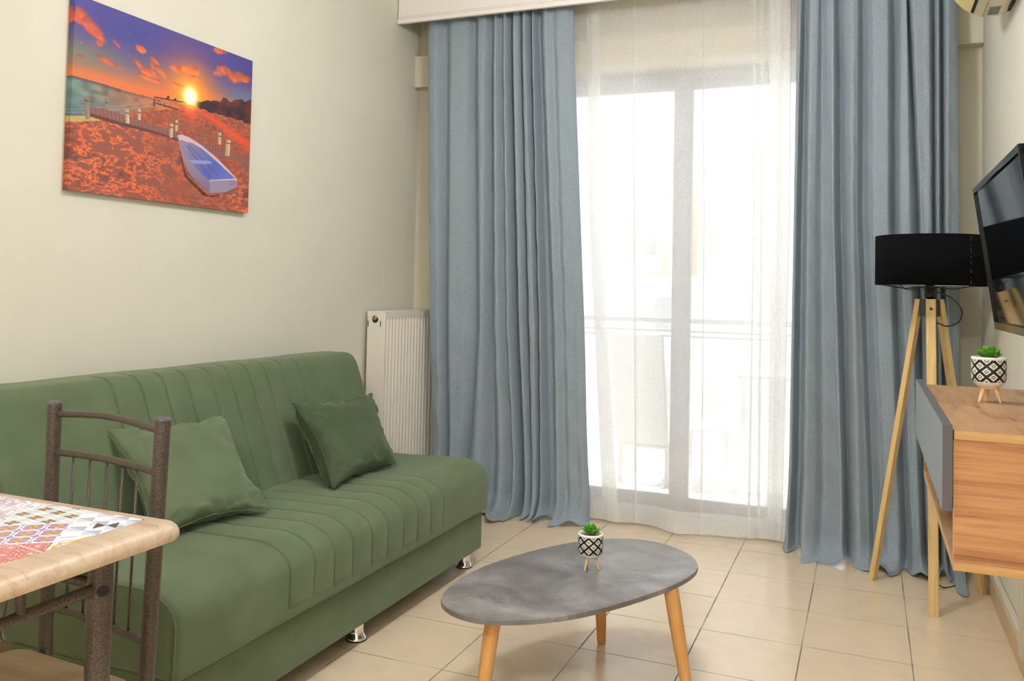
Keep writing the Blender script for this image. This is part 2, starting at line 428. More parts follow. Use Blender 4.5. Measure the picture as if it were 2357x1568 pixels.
# ------------------------------------------------------------------ room shell
XL, XR, YB, YF, ZC = -.875, 1.995, -.05, -6.6, 2.80
OX0, OX1, OZ = -.35, 1.63, 2.31          # balcony door opening
struct(MB().box((XL-.2,YF-.2,-.12), (XR+.2,YB+.2,0)).build('floor', M['floor']), 'beige ceramic tile floor with grey grout lines', 'floor')
struct(MB().box((XL-.2,YF-.2,ZC), (XR+.2,YB+.2,ZC+.15)).build('ceiling', M['ceiling']), 'plain white ceiling', 'ceiling')
struct(MB().box((XL-.2,YF-.2,0), (XL,YB+.2,ZC)).build('wall_left', M['wall']), 'cream painted wall behind the green sofa', 'wall')
struct(MB().box((XR,YF-.2,0), (XR+.2,YB+.2,ZC)).build('wall_right', M['wall']), 'cream painted wall carrying television and air conditioner', 'wall')
struct(MB().box((XL,YF-.2,0), (XR,YF,ZC)).build('wall_back', M['wall']), 'cream painted wall behind the viewpoint', 'wall')
w = MB().box((XL,YB,0), (OX0,YB+.2,ZC)).box((OX1,YB,0), (XR,YB+.2,ZC)).box((OX0,YB,OZ), (OX1,YB+.2,ZC))
struct(w.build('wall_window', M['wall_win']), 'cream wall around the balcony door', 'wall')
struct(MB().box((XL,YB-.06,OZ-.01), (XR,YB,OZ+.17)).build('trim_1', M['wall_win'], bevel=.003), 'cream lintel beam crossing above the balcony door', 'beam')
for nm, a, b in (('left', (XL,YF,0), (XL+.012,YB,.08)), ('right', (XR-.018,YF,0), (XR,YB,.075)), ('window_wall', (XL+.02,YB-.012,0), (OX0,YB,.08))):
    struct(MB().box(a, b).build('baseboard_'+nm, M['skirt'], bevel=.002), 'beige tile skirting along the %s' % nm.replace('_', ' '), 'baseboard')
struct(MB().box((OX1,YB-.012,0), (XR-.02,YB,.08)).build('baseboard_window_wall_right', M['skirt'], bevel=.002), 'beige tile skirting right of the balcony door', 'baseboard')

# cable trunking on the right wall
dt = thing('cable_trunking', 'cream plastic cable trunking running along the right wall skirting', 'trunking', (XR-.01,-1.1,.09))
MB().box((XR-.02,-1.215,.078), (XR-.001,-.16,.112)).build('horizontal_duct', M['duct'], dt, bevel=.002)
MB().box((XR-.024,-1.30,.052), (XR-.001,-1.235,.72)).build('vertical_duct', M['duct'], dt, bevel=.003)

# balcony door (window_1)
fr = MB()
fr.box((OX0,.01,0), (OX0+.05,.12,OZ)).box((OX1-.05,.01,0), (OX1,.12,OZ)).box((OX0,.01,OZ-.045), (OX1,.12,OZ)).box((OX0,.01,0), (OX1,.12,.03))
win = struct(fr.build('window_1', M['alu'], bevel=.003), 'sliding balcony door with grey aluminium frame behind the sheer curtain', 'balcony door')
def sash(x0, x1, y, zt, zb):
    s = MB(); t = .018
    zb0, zt0 = .032, OZ-.048
    s.box((x0,y-t,zb0), (x0+.075,y+t,zt0)).box((x1-.075,y-t,zb0), (x1,y+t,zt0)).box((x0+.075,y-t,zt), (x1-.075,y+t,zt0)).box((x0+.075,y-t,zb0), (x1-.075,y+t,zb))
    o = s.build('window_frame', M['alu'], win, bevel=.003)
    MB().box((x0+.07,y-.003,zb-.005), (x1-.07,y+.003,zt+.005)).build('pane', M['glass'], o)
    return o
sash(OX0+.05, .668, .040, 2.215, .125)
sash(.605, OX1-.05, .084, 2.225, .105)
MB().box((.655,.012,.98), (.663,.022,1.16)).build('handle', M['alu'], win, bevel=.002)

# ------------------------------------------------------------------ valance
va = thing('curtain_valance', 'white moulded wooden pelmet above the curtains', 'pelmet', (0.56,-.31,2.62))
MB().box((XL+.005,-.315,2.606), (XR-.002,-.297,ZC-.002)).build('front_board', M['white_wood'], va, bevel=.003)
mo = MB()
for z0, z1, d in ((2.604,2.628,.010), (2.632,2.637,.004), (2.642,2.646,.003)):
    mo.box((XL+.005,-.315-d,z0), (XR-.002,-.314,z1))
mo.build('lower_moulding', M['white_wood'], va, bevel=.003)
MB().box((XL+.004,-.297,ZC-.03), (XR-.002,YB-.002,ZC-.004)).build('top_board', M['white_wood'], va)
MB().box((XL+.03,-.245,ZC-.05), (XR-.02,-.13,ZC-.03)).build('curtain_track', M['white_wood'], va)

# ------------------------------------------------------------------ curtains
LC = [[-.741,-.681,-.669,-1],[-.719,-.668,-.626,.3],[-.678,-.617,-.592,.6],[-.625,-.581,-.553,-.6],[-.569,-.544,-.519,.55],[-.49,-.487,-.475,.35],[-.451,-.394,-.429,-.8],[-.407,-.364,-.389,.8],[-.376,-.344,-.343,.9],[-.342,-.306,-.286,-.5],[-.312,-.268,-.229,.9],[-.287,-.234,-.185,-.1],[-.256,-.199,-.151,1],[-.234,-.167,-.117,-1],[-.206,-.133,-.088,.8],[-.184,-.113,-.068,.3],[-.176,-.099,-.061,-1],[-.157,-.082,-.054,.7],[-.144,-.058,-.035,.9],[-.122,-.043,-.023,-1],[-.102,-.029,-.011,.7],[-.085,-.008,.022,-1],[-.066,.019,.046,-.8],[-.054,.042,.064,.1],[-.027,.061,.083,1],[.009,.094,.12,.3],[.038,.122,.153,.6],[.081,.159,.19,.35],[.112,.199,.226,-.3]]
RC = [[1.213,1.206,1.194,-.7],[1.229,1.217,1.206,.5],[1.246,1.239,1.234,-1],[1.261,1.26,1.257,-.2],[1.277,1.273,1.272,.9],[1.305,1.296,1.313,.7],[1.321,1.33,1.354,-.3],[1.347,1.369,1.409,.5],[1.371,1.38,1.431,.9],[1.39,1.41,1.453,-.9],[1.422,1.436,1.473,.2],[1.455,1.461,1.503,.9],[1.473,1.476,1.536,.7],[1.495,1.503,1.561,-.9],[1.523,1.532,1.596,.2],[1.546,1.552,1.614,.8],[1.595,1.602,1.652,.7],[1.625,1.631,1.69,-1],[1.657,1.659,1.711,.8],[1.672,1.687,1.732,.9],[1.675,1.731,1.759,-1],[1.701,1.739,1.769,.8],[1.74,1.757,1.786,.6],[1.761,1.774,1.796,.5],[1.785,1.791,1.81,-.9],[1.799,1.805,1.823,.7],[1.816,1.825,1.84,-1],[1.836,1.839,1.854,.9],[1.857,1.859,1.874,.5],[1.876,1.888,1.893,-.2]]
def pchip(x, y, xq):
    """monotone-ish smooth interpolation"""
    x = np.asarray(x, float); y = np.asarray(y, float)
    h = np.diff(x); d = np.diff(y)/h
    m = np.zeros_like(y); m[0] = d[0]; m[-1] = d[-1]
    for i in range(1, len(y)-1):
        m[i] = 0 if d[i-1]*d[i] <= 0 else 2*d[i-1]*d[i]/(d[i-1]+d[i])
    k = np.clip(np.searchsorted(x, xq)-1, 0, len(h)-1)
    t = (xq-x[k])/h[k]; t2 = t*t; t3 = t2*t
    return (2*t3-3*t2+1)*y[k] + (t3-2*t2+t)*h[k]*m[k] + (-2*t3+3*t2)*y[k+1] + (t3-t2)*h[k]*m[k+1]

def curtain(cols, zs, name, label, group, y0, amp, flare, spread, seed, puddle=.12, outs=None):
    rnd = np.random.RandomState(seed)
    cols = np.array(cols); n = len(cols)
    nu = 14*(n-1)+1
    u = np.linspace(0, n-1, nu); idx = np.arange(n)
    ztop = 2.765
    # path length parameter from top (0) down to the floor and out along it
    zz = np.concatenate([np.linspace(ztop, .30, 70), np.linspace(.29, .13, 16)])
    P = []
    depth = pchip(idx, cols[:,3], u)
    fine = np.zeros(nu)
    for k in range(3):
        fine += np.sin(u*rnd.uniform(1.5,4)+rnd.uniform(0,6))*.08
    outk = pchip(np.linspace(0, n-1, len(outs)), outs, u) if outs is not None else np.full(nu, 1.)
    for z in zz:
        # quadratic through the three measured heights, clamped outside
        za, zb, zc = zs
        zq = min(max(z, zc-.15), za+.12)
        L0 = (zq-zb)*(zq-zc)/((za-zb)*(za-zc)); L1 = (zq-za)*(zq-zc)/((zb-za)*(zb-zc)); L2 = (zq-za)*(zq-zb)/((zc-za)*(zc-zb))
        if z > zb:
            t = min((z-zb)/(za-zb), 1.05); xs = cols[:,1]*(1-t)+cols[:,0]*t
        else:
            t = min((zb-z)/(zb-zc), 1.25); xs = cols[:,1]*(1-t)+cols[:,2]*t
        xs = np.maximum.accumulate(xs + np.arange(n)*1e-4)
        x = pchip(idx, xs, u)
        k = max(0., (.45-z)/.45)
        xm = x.mean()
        a = amp*(.55+.45*min(1, (ztop-z)/.5)) * (1+.25*k)
        y = y0 - a*(depth+fine*(1-z/ztop)*1.2)
        wrk = .004*np.sin(z*23+u*1.7)*np.sin(u*.9+seed)*min(1, (ztop-z)) 
        fl = k*k
        x = x + spread*fl*(u/(n-1)-.5)*2
        y = y - flare*fl*outk + wrk
        P.append(np.stack([x, y, np.full(nu, z)], 1))
    last = P[-1]; R0 = zz[-1]
    # the cloth bends outwards in a soft curve and lies on the floor with ripples
    m = 26
    for i in range(1, m+1):
        t = i/m; th = t*PI/2
        x = last[:,0] + .014*np.sin(u*1.1+seed)*t*t
        y = last[:,1] - puddle*outk*(1-math.cos(th))*(.8+.3*np.sin(u*.8+seed*2))
        z = (R0-.006)*(1-math.sin(th)) + .006 + .030*np.clip(np.sin(u*1.15+seed), 0, 1)**3*t**3
        P.append(np.stack([x, y, z], 1))
    P = np.array(P).transpose(1,0,2)
    vs, f = grid_mesh(P)
    o = np_obj(name, vs, f, M['linen'], None, solid=.0025)
    return tag(o, label, 'curtain', group)
curtain(LC, (2.47,.95,.32), 'curtain', 'blue-grey linen curtain hanging between the radiator and the sheer', 'blue-grey linen curtains', -.224, .046, .03, .02, 3, puddle=.12, outs=[.3,.4,.7,1.3,.8,.6,1.2,.9,.3])
curtain(RC, (2.54,1.53,.14), 'curtain', 'blue-grey linen curtain hanging behind the black tripod lamp', 'blue-grey linen curtains', -.222, .046, .07, .02, 5, puddle=.19, outs=[.2,.5,.75,.6,.8,1.,.9,1.1,1.3,1.4])

# sheer with doubled-back pleats
def sheer_curtain():
    path = [] # (x_top, x_mid, x_low, y offset)
    S = [(.084,.134,.261),(.149,.186,.284),(.232,.263,.379),(.325,.346,.392),(.412,.432,.463),(.551,.567,.59),(.762,.782,.791),(.916,.928,.925),(1.008,1.02,1.01),(1.043,1.054,1.055),(1.075,1.102,1.095),(1.119,1.13,1.124),(1.151,1.155,1.144),(1.203,1.204,1.183)]
    def mixp(a, b, t): return tuple(a[i]*(1-t)+b[i]*t for i in range(3))
    def add(p, y): path.append((*p, y))
    e = lambda p, d: tuple(v+d for v in p)
    add((-.06,-.01,.09), .0); add((.0,.06,.17), .004); add(S[0], -.004); add(mixp(S[0],S[1],.6), .004); add(S[2], .010); add(mixp(S[1],S[2],.6), .018); add(e(S[1],.004), .012); add(mixp(S[1],S[2],.5), -.006); 
    add(e(S[2],.010), -.012); add(S[3], -.004); add(e(S[4],-.004), .004); add(e(S[4],.006), .010); add(e(S[4],-.003), -.005); add(e(S[4],.02), -.006)
    add(S[5], .008); add(mixp(S[5],S[6],.5), -.006); add(e(S[6],.004), .006); add(e(S[6],-.004), .010); add(e(S[6],.003), -.007)
    add(S[7], .008); add(e(S[8],.012), .004); add(e(S[8],-.006), .012); add(e(S[8],.004), -.008); add(e(S[9],.012), .004); add(e(S[9],-.008), .012); add(e(S[9],.006), -.008)
    add(e(S[12],-.01), -.004); add(e(S[10],-.004), .012); add(e(S[10],.01), -.012); add(e(S[13],-.012), -.004); add(e(S[11],-.006), .014); add(e(S[11],.01), -.014); add(S[12], -.006); add(S[13], .004); add((1.28,1.28,1.25), -.002)
    A = np.array(path); n = len(A); idx = np.arange(n); nu = (n-1)*8+1; u = np.linspace(0, n-1, nu)
    P = []
    for z in np.concatenate([np.linspace(2.765, .2, 60), np.linspace(.19, .012, 24)]):
        za, zb, zc = 2.6, 1.54, .07
        if z > zb: t = (z-zb)/(za-zb); xs = A[:,1]*(1-t)+A[:,0]*t
        else: t = (zb-z)/(zb-zc); xs = A[:,1]*(1-t)+A[:,2]*t
        x = np.interp(u, idx, xs); x = np.convolve(np.pad(x, 2, 'edge'), [.1,.2,.4,.2,.1], 'valid')
        y = np.interp(u, idx, A[:,3]); y = np.convolve(np.pad(y, 2, 'edge'), [.1,.2,.4,.2,.1], 'valid')
        k = max(0, (.35-z)/.35)
        yy = -.148 + y*1.1 - k*k*(.045+.04*np.sin(x*9+1.2)+.02*np.sin(x*21))+ .004*np.sin(x*14+z*2)
        P.append(np.stack([x, yy, np.full(nu, z)], 1))
    P = np.array(P).transpose(1,0,2)
    vs, f = grid_mesh(P)
    o = np_obj('sheer_curtain', vs, f, M['sheer'])
    tag(o, 'white translucent voile curtain over the balcony door', 'curtain')
    H = P[:, -13:].copy(); H[...,1] += .0035
    vs, f = grid_mesh(H); np_obj('hem', vs, f, M['sheer'], o)
sheer_curtain()

# ------------------------------------------------------------------ radiator
ra = thing('radiator', 'white steel panel radiator in the corner between sofa and curtain', 'radiator', (-.77,-.35,.12))
x0, x1, y0r, y1r = XL+.022, XL+.127, -.575, -.06
MB().box((x0,y0r-.001,.14), (x1-.0015,y0r+.004,1.035)).box((x0,y0r,1.022), (x1-.012,y1r,1.035)).box((x0,y1r-.004,.14), (x1-.012,y1r,1.035)).box((x0,y0r+.01,.15), (x0+.012,y1r-.01,1.02)).build('casing', M['radiator'], ra, bevel=.003)
# ribbed front panel, one continuous pressed sheet
ys = np.linspace(y0r, y1r, 260); zs_ = np.concatenate([np.linspace(.14,.19,12), np.linspace(.2,.97,6), np.linspace(.98,1.03,14)])
rib = .5+.5*np.cos((ys-y0r-.02)/.0333*2*PI); rib = np.clip((rib-.25)/.5, 0, 1); rib[(ys < y0r+.012) | (ys > y1r-.012)] = 0
env = np.clip((zs_-.165)/.02, 0, 1)*np.clip((1.005-zs_)/.02, 0, 1)
Pg = np.zeros((len(ys), len(zs_), 3)); Pg[...,1] = ys[:,None]; Pg[...,2] = zs_[None,:]; Pg[...,0] = x1 - .009*(rib[:,None]*env[None,:])
vs, f = grid_mesh(Pg); np_obj('ribbed_panel', vs, f, M['radiator'], ra, solid=.002)
ec = MB().lathe([(.001,0),(.013,0),(.013,.006),(.009,.010),(.001,.010)], n=24)
def orient(mb, c, axis):
    q = Vector((0,0,1)).rotation_difference(Vector(axis)); mb.v = [tuple(q @ Vector(p) + Vector(c)) for p in mb.v]; return mb
orient(ec, (XL+.070, y0r-.0025, 1.0), (0,-1,0)).build('brass_plug', M['brass'], ra, smooth=True)
orient(MB().lathe([(.001,0),(.017,0),(.017,.002),(.001,.002)], n=24), (XL+.070, y0r-.0012, .992), (0,-1,0)).build('plug_hole', M['dark_slot'], ra)
MB().box((x0+.004,y0r-.0022,.955), (x0+.008,y0r+.002,.985)).build('slot', M['dark_slot'], ra)
MB().box((x1-.028,y0r-.0022,.955), (x1-.024,y0r+.002,.985)).build('slot', M['dark_slot'], ra)
for y in (-.5,-.12): MB().tube([(XL+.06,y,.14),(XL+.06,y,0.002)], .009).build('pipe', M['radiator'], ra, smooth=True)

# ------------------------------------------------------------------ canvas print
PY0, PY1, PZ0, PZ1, PX = -2.392, -1.524, 1.455, 2.092, -.85
def inpoly(U, V, poly):
    c = np.zeros(U.shape, bool); n = len(poly)
    for i in range(n):
        x1_, y1_ = poly[i]; x2_, y2_ = poly[(i+1) % n]
        if y1_ == y2_: continue
        cond = ((y1_ > V) != (y2_ > V)) & (U < (x2_-x1_)*(V-y1_)/(y2_-y1_)+x1_)
        c ^= cond
    return c
def vnoise(U, V, s, seed):
    r = np.random.RandomState(seed); G = r.rand(64, 64)
    x = U*s; y = V*s; xi = np.floor(x).astype(int); yi = np.floor(y).astype(int)
    fx = x-xi; fy = y-yi; fx = fx*fx*(3-2*fx); fy = fy*fy*(3-2*fy)
    g = lambda a, b: G[a % 64, b % 64]
    return (g(xi,yi)*(1-fx)+g(xi+1,yi)*fx)*(1-fy)+(g(xi,yi+1)*(1-fx)+g(xi+1,yi+1)*fx)*fy
def fbm(U, V, s, seed, o=4):
    t = 0; a = .5; w_ = 0
    for k in range(o): t = t + a*vnoise(U+.37*k, V+.11*k, s*2**k, seed+k); w_ += a; a *= .55
    return t/w_
def paint_picture(U, V):
    col = np.zeros(U.shape+(3,))
    def C_(c): return np.array(c, float)
    def mix(a, b, t): t = np.clip(t, 0, 1)[...,None]; return a*(1-t)+b*t
    hor = np.interp(U, [-.02,.12,.263,.416,.58,.654,.805,1.01], [.581,.582,.576,.58,.597,.615,.60,.60])
    # sky
    h = (V-hor)
    sky = mix(mix(np.broadcast_to(C_((214,116,72)), col.shape), C_((120,100,120)), (h-.04)/.10), C_((76,72,140)), (h-.12)/.16)
    left = np.exp(-((U-.02)/.22)**2)*np.exp(-((h-.12)/.07)**2); sky = mix(sky, C_((116,122,106)), left*.75)
    d = np.hypot((U-.60)*1.36, V-.65)
    sky = mix(sky, C_((226,120,60)), np.exp(-(d/.22)**2)*.95)
    sky = mix(sky, C_((250,178,60)), np.exp(-(d/.12)**2)*.9)
    right = np.clip((U-.75)/.2, 0, 1)*np.exp(-((V-.73)/.06)**2); sky = mix(sky, C_((96,126,160)), right*.6)
    col[:] = sky
    clouds = [(.04,.876,.072,.045,-.035),(.093,.852,.061,.038,-.03),(.019,.92,.025,.037,-.01),(.114,.788,.017,.015,0),(.192,.819,.025,.014,-.02),(.323,.834,.029,.021,0),(.033,.692,.018,.008,0),(.17,.703,.071,.022,-.012),(.31,.743,.034,.02,-.02),(.401,.79,.031,.018,-.015),(.364,.72,.063,.021,-.01),(.426,.741,.049,.033,-.03),(.342,.685,.039,.011,-.01),(.412,.682,.032,.012,0),(.531,.784,.068,.029,0),(.599,.81,.052,.026,.01),(.526,.693,.051,.012,0),(.618,.764,.035,.018,0),(.798,.872,.067,.036,.01),(.876,.861,.09,.04,.008),(.968,.866,.041,.028,.01),(.775,.986,.057,.023,.01)]
    nz = fbm(U, V, 16, 5, 5); nz2 = fbm(U, V, 30, 9, 4)
    for cu, cv, a, b, s in clouds:
        du = (U-cu); dv = V-cv-s*du/a
        e = 1-np.sqrt((du/a)**2+(dv/b)**2) + (nz-.5)*1.6
        k = np.clip(e*2.2, 0, 1)
        lit = np.clip(.55+(cv-V)/b*.5+(nz2-.5)*1.4, 0, 1)
        near = np.exp(-((cu-.6)/.3)**2)
        hi = C_((250,150,70))*near + C_((222,98,62))*(1-near); lo = C_((190,90,62))*near + C_((150,72,72))*(1-near)
        cc = lo*(1-lit[...,None])+hi*lit[...,None]
        col = col*(1-k[...,None]*.93)+cc*(k[...,None]*.93)
    for su, sv in [(.032,.76),(.259,.894),(.373,.913),(.491,.914),(.258,.772),(.775,.75)]:
        k = np.exp(-(((U-su)*1.36)**2+(V-sv)**2)/.002**2); col = mix(col, C_((225,225,240)), k)
    # sea
    shore = np.interp(U, [-.01,.095,.217,.341,.481,.581,.62], [.372,.402,.447,.498,.553,.585,.60])
    sea = (V < hor) & (V > shore-.012)
    t = np.clip((U)/.5, 0, 1)
    sc = C_((98,126,124))*(1-t[...,None])+C_((206,104,62))*t[...,None]
    wv = vnoise(U*.6, V, 55, 3); lo = np.clip(1-(V-shore)/.1, 0, 1)*(1-t)
    sc = sc*(.82+.34*wv[...,None]); sc = mix(sc, C_((66,92,132)), lo*.7*(wv > .45))
    dk = np.clip(1-(hor-V)/.022, 0, 1)*np.clip(1.15-U/.6,0,1); sc = mix(sc, C_((80,66,86)), dk*.9)
    foam = (np.abs(V-shore-.012-.01*wv) < .005) | ((np.abs(V-shore-.03-.01*wv) < .003))
    sc = mix(sc, C_((176,150,110)), foam*.4)
    col = np.where(sea[...,None], sc, col)
    wet = (V <= shore) & (V > shore-.03) & (U < .13); 
    # sand
    sand = (V <= np.where(U < .60, shore-.012, .635-.0*U)) & ~sea
    n1 = fbm(U*1.1, V*1.5, 11, 21, 5); n2 = fbm(U*1.2, V*2.2, 38, 31, 4); n3 = fbm(U, V, 7, 41, 3)
    base = C_((138,84,72))*np.ones(col.shape)
    base = mix(base, C_((164,84,64)), (n3-.42)*3)
    far = np.clip((V-.33)/.2, 0, 1)*np.clip((U-.25)/.3, 0, 1)
    tex = np.where(far > .5, n2, n1*.6+n2*.4)
    ridge = 1-np.abs(2*tex-1)*6.0
    crest = np.clip(ridge, 0, 1)
    area = np.clip(1.25-np.abs(U-.22)*1.3-np.clip(V-.27,0,1)*4, 0, 1)
    smooth_pt = np.exp(-(((U-.55)/.16)**2+((V-.09)/.10)**2)); smooth2 = np.exp(-(((U-.46)/.10)**2+((V-.31)/.07)**2))
    corner = np.exp(-(((U-.96)/.09)**2+((V-.07)/.13)**2))
    am = np.clip(area*.85+corner*.9+far*.55, 0, 1)*(1-.85*smooth_pt)*(1-.8*smooth2)
    base = mix(base, C_((234,98,60)), crest*am*.9)
    base = mix(base, C_((250,150,90)), np.clip(ridge-.55,0,1)*2*am*.8)
    base = mix(base, C_((112,62,62)), (.42-tex)*7*am)
    streak = np.clip(1-np.abs((V-.60)+(U-.62)*.42)/(.02+.10*np.clip(U-.6,0,1)), 0, 1)*(U > .6); base = mix(base, C_((232,84,50)), streak*.85)
    base = mix(base, C_((240,90,60)), np.exp(-(((U-.6)/.05)**2+((V-.57)/.06)**2))*.85)
    col = np.where(sand[...,None], base, col)
    col = np.where(wet[...,None], mix(col, C_((196,170,96)), np.full(U.shape,.8)), col)
    # trees
    tr = inpoly(U, V+(nz2-.5)*.03, [(.632,.62),(.667,.643),(.721,.659),(.748,.676),(.786,.667),(.804,.699),(.828,.699),(.853,.686),(.891,.719),(.921,.725),(.952,.72),(1.01,.755),(1.01,.586),(.896,.588),(.798,.59),(.723,.593),(.655,.601)])
    col = np.where(tr[...,None], mix(np.broadcast_to(C_((58,44,52)), col.shape), C_((110,52,46)), (nz-.4)*3), col)
    # far pier and fence
    for pa, pb, r_ in (((.40,.587),(.585,.606),.004),((.395,.555),(.53,.553),.0035),((.398,.535),(.398,.575),.0035),((.455,.545),(.455,.566),.003),((.47,.60),(.475,.612),.006),((.51,.603),(.515,.61),.005)):
        ax, ay = pa; bx, by = pb; L2 = (bx-ax)**2+(by-ay)**2; tt = np.clip(((U-ax)*(bx-ax)+(V-ay)*(by-ay))/L2, 0, 1)
        dd = np.hypot(U-ax-tt*(bx-ax), V-ay-tt*(by-ay)); col = np.where((dd < r_)[...,None], C_((74,52,62)), col)
    # boardwalk
    wk = inpoly(U, V, [(.077,.438),(.147,.453),(.313,.438),(.494,.422),(.639,.396),(1.01,.345),(1.01,.313),(.846,.328),(.632,.364),(.47,.387),(.314,.398),(.198,.401),(.085,.41)])
    pl = .94+.10*(np.sin(U*330+V*60) > .2)
    col = np.where(wk[...,None], C_((136,92,88))*pl[...,None], col)
    ed = inpoly(U, V, [(.085,.412),(.198,.404),(.314,.400),(.47,.389),(.632,.366),(.632,.355),(.47,.376),(.314,.382),(.198,.385),(.085,.393)]); col = np.where(ed[...,None], C_((98,62,62)), col)
    posts = [[(.054,.49),(.075,.496),(.086,.38),(.066,.375)],[(.149,.507),(.164,.511),(.169,.452),(.154,.45)],[(.249,.477),(.268,.482),(.275,.405),(.256,.402)],[(.312,.497),(.328,.501),(.331,.439),(.316,.435)],[(.487,.458),(.507,.463),(.508,.381),(.487,.378)],[(.518,.487),(.533,.491),(.533,.423),(.518,.422)],[(.778,.475),(.801,.481),(.8,.405),(.78,.405)],[(.834,.443),(.864,.45),(.859,.345),(.828,.343)]]
    for i, p in enumerate(posts):
        k = inpoly(U, V, p); cx_ = sum(q[0] for q in p)/4
        sh = np.clip((U-cx_)*60+.5, 0, 1)
        c1 = C_((158,146,128)) if i > 1 else C_((120,110,102)); c2 = C_((200,176,138)) if i > 1 else C_((150,128,108))
        col = np.where(k[...,None], c1*(1-sh[...,None])+c2*sh[...,None], col)
        top = sum(sorted(q[1] for q in p)[2:])/2
        k = k & (np.abs(V-top+.022) < .004); col = np.where(k[...,None], C_((96,80,74)), col)
    # boat
    sh = inpoly(U, V, [(.54,.33),(.60,.17),(.73,.075),(.83,.10),(.93,.15),(.76,.07),(.70,.07),(.58,.17)]); col = np.where(sh[...,None], col*.6, col)
    k = inpoly(U, V, [(.532,.397),(.546,.345),(.575,.249),(.62,.18),(.735,.093),(.843,.114),(.915,.166),(.919,.204),(.728,.172),(.672,.215),(.617,.283),(.562,.366)])
    col = np.where(k[...,None], mix(np.broadcast_to(C_((148,124,142)), col.shape), C_((110,98,140)), (.25-V)*5), col)
    k = inpoly(U, V, [(.545,.37),(.622,.379),(.685,.358),(.77,.304),(.848,.247),(.904,.206),(.732,.168),(.664,.218),(.600,.284),(.558,.340)])
    g = np.clip(((U-.56)*.9-(V-.36)*.6)*3, 0, 1)
    col = np.where(k[...,None], mix(mix(np.broadcast_to(C_((140,128,160)), col.shape), C_((84,98,176)), g*1.4), C_((116,126,190)), (g-.7)*2), col)
    for (pa, pb) in (((.60,.36),(.80,.2)),((.59,.35),(.74,.19))):
        ax, ay = pa; bx, by = pb; L2 = (bx-ax)**2+(by-ay)**2; tt = np.clip(((U-ax)*(bx-ax)+(V-ay)*(by-ay))/L2, 0, 1)
        dd = np.hypot(U-ax-tt*(bx-ax), V-ay-tt*(by-ay)); col = np.where((dd < .003)[...,None], C_((110,84,100)), col)
    k = inpoly(U, V, [(.604,.272),(.715,.289),(.752,.283),(.725,.269),(.631,.255)]); col = np.where(k[...,None], C_((140,146,196)), col)
    k = inpoly(U, V, [(.532,.401),(.561,.412),(.604,.405),(.685,.371),(.779,.315),(.868,.25),(.921,.204),(.738,.151),(.733,.173),(.904,.211),(.848,.247),(.77,.3),(.685,.354),(.623,.375),(.545,.375)])
    col = np.where(k[...,None], C_((196,176,186)), col)
    k = inpoly(U, V, [(.737,.169),(.919,.204),(.911,.156),(.839,.113),(.738,.094)]); col = np.where(k[...,None], C_((148,134,160)), col)
    for i in range(3):
        k = (U > .865) & (U < .905) & (np.abs(V-(.19-.011*i)-(U-.88)*.2) < .002) & (np.sin(U*900+i) > -.3); col = np.where(k[...,None], C_((90,84,130)), col)
    # sun
    col = mix(col, C_((255,214,90)), np.exp(-(d/.075)**4))
    col = mix(col, C_((255,250,225)), np.exp(-(d/.055)**6)*(V > .60))
    # mild contrast and slight grain
    gr = np.random.RandomState(1).rand(*U.shape)[...,None]*6-3
    col = np.clip(128+(col-128)*1.05+gr, 0, 255)
    c = col/255.; return np.where(c <= .04045, c/12.92, ((c+.055)/1.055)**2.4)
pic = thing('canvas_picture', 'frameless canvas print of a beach sunset with a rowing boat on the cream wall', 'picture', (PX-.012,(PY0+PY1)/2,PZ0))
nu, nv = 540, 420
uu = np.linspace(0, 1, nu); vv = np.linspace(0, 1, nv); U, V = np.meshgrid(uu, vv, indexing='ij')
colr = paint_picture(U, V)
Pg = np.zeros((nu, nv, 3)); Pg[...,0] = PX; Pg[...,1] = PY0+(PY1-PY0)*U; Pg[...,2] = PZ0+(PZ1-PZ0)*V
vs, f = grid_mesh(Pg)
np_obj('printed_front', vs, f, M['canvas_paint'], pic, colors=colr.reshape(-1,3))
# wrapped side that faces the viewer carries the edge of the print
Us, Vs = np.meshgrid(np.array([.0,.004,.008,.012,.016,.020,.024]), vv, indexing='ij')
Pg = np.zeros((7, nv, 3)); Pg[...,0] = PX-Us; Pg[...,1] = PY0; Pg[...,2] = PZ0+(PZ1-PZ0)*Vs
vs, f = grid_mesh(Pg); np_obj('wrapped_edge', vs, f, M['canvas_paint'], pic, colors=paint_picture(Us*.6, Vs).reshape(-1,3))
MB().box((XL+.0005,PY0+.0005,PZ0+.0005), (PX-.0006,PY1,PZ1)).build('stretcher', simple('canvas_side', (148,136,120), .8), pic)

